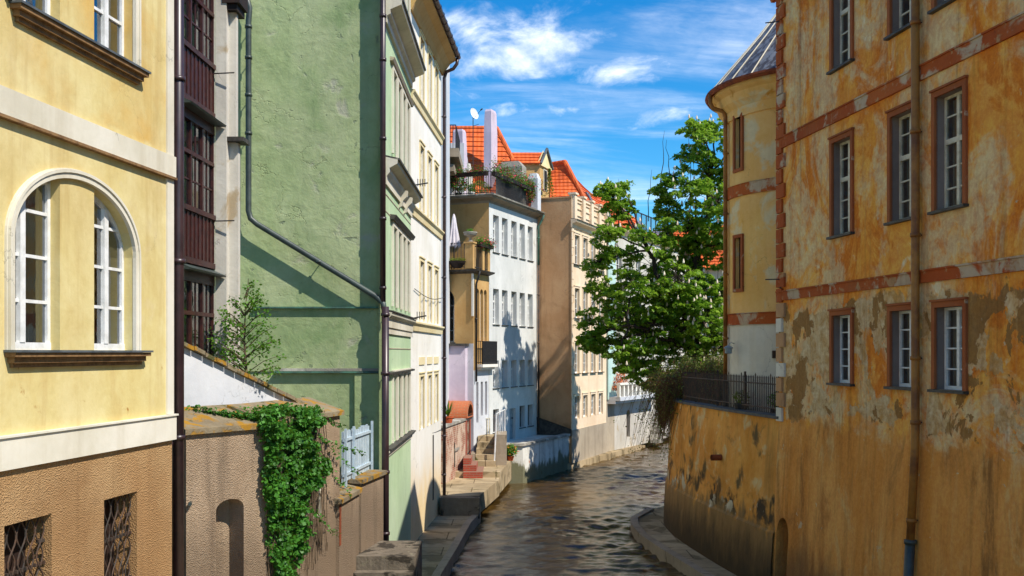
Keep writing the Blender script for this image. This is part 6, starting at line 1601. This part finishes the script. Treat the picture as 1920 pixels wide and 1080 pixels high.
for (px, py, rp, dy) in clumps:
    Y = 47+dy*1.3; c = Vector(P(px, py, Y)); r_ = rp/F*Y
    nb = min(allp, key=lambda p: (p-c).length-.3*(c.z-p.z)); lb = limb(nb, c, .055, .025, 5, .25, .1)
    ns = max(8, int(20*(r_/.9)**2))
    for s_ in range(ns):
        v = Vector((random.gauss(0, 1), random.gauss(0, 1), random.gauss(0, 1))).normalized()*r_*random.uniform(.45, 1.05)
        q = c+Vector((v.x, v.y*1.25, v.z*.95)); mb.tube([c, c.lerp(q, .5)+Vector((0, 0, .05)), q], [.02, .013, .006], 4, cap=False)
        sr = random.uniform(.16, .34); m_ = int(31*sr/.28)
        g = rng.normal(size=(m_, 3)); g /= np.linalg.norm(g, axis=1)[:, None]; g *= rng.uniform(.3, 1, m_)[:, None]**.6
        leaves.append(np.array(q)+g*np.array([sr*1.15, sr*1.15, sr*.42])+np.array([0, 0, -.04])-np.array([0, 0, .1])*(np.abs(g[:, :1])))
        if random.random() < .38: blos.append(q+Vector((random.gauss(0, sr*.4), random.gauss(0, sr*.4), sr*.35)))
cc = [Vector(P(px, py, 47+dy*1.3)) for (px, py, rp, dy) in clumps]
for _ in range(330):
    a = random.choice(cc); b_ = min((p for p in cc if p is not a), key=lambda p: (p-a).length*random.uniform(.6, 1.6))
    q = a.lerp(b_, random.random())+Vector((random.gauss(0, .22), random.gauss(0, .5), random.gauss(0, .22)))
    mb.tube([a, a.lerp(q, .5)+Vector((0, 0, .05)), q], [.02, .013, .006], 4, cap=False)
    sr = random.uniform(.2, .36); m_ = int(24*sr/.28); g = rng.normal(size=(m_, 3)); g /= np.linalg.norm(g, axis=1)[:, None]; g *= rng.uniform(.3, 1, m_)[:, None]**.6
    leaves.append(np.array(q)+g*np.array([sr*1.15, sr*1.15, sr*.42])-np.array([0, 0, .1])*(np.abs(g[:, :1])))
    if random.random() < .2: blos.append(q+Vector((0, 0, sr*.35)))
for (px, py, px2, py2) in ((1238, 300, 1246, 245), (1300, 350, 1290, 250), (1215, 370, 1222, 318), (1262, 300, 1250, 262), (1165, 400, 1160, 335)): limb(P((px*2+px2)/3-2, py+45, 47), P(px2, py2, 47), .025, .006, 5, .15)
mb.build('trunk', 'bark', tr)
L_ = np.concatenate(leaves); leafmesh('crown', 'chestnut_leaf', L_, .122, tr, lobes=5, flat=.35, aspect=.66, jit=.5)
mb = MB()
for q in blos: mb.lathe(tuple(q), [(.001, 0), (.045, .03), (.05, .08), (.03, .16), (.002, .22)], 6)
mb.build('blossoms', 'blossom_white', tr, kind='stuff')

for (a, b_, lb) in ((P(771, 806, 30.4), P(836, 800, 38.0), 'thin cable sagging low along the cream house'), ((X(771, 30.5)+.1, 30.5, 7.9), (X(829, 36.9)+.1, 36.9, 8.0), 'thin cable sagging along the cream house by the third floor windows')):
    a, b_ = Vector(a), Vector(b_); mb = MB(); mb.tube([a.lerp(b_, t_)-Vector((0, 0, .18*math.sin(t_*math.pi))) for t_ in np.linspace(0, 1, 12)], .012, 5); mb.build('cable', 'iron', label=lb, cat='cable')
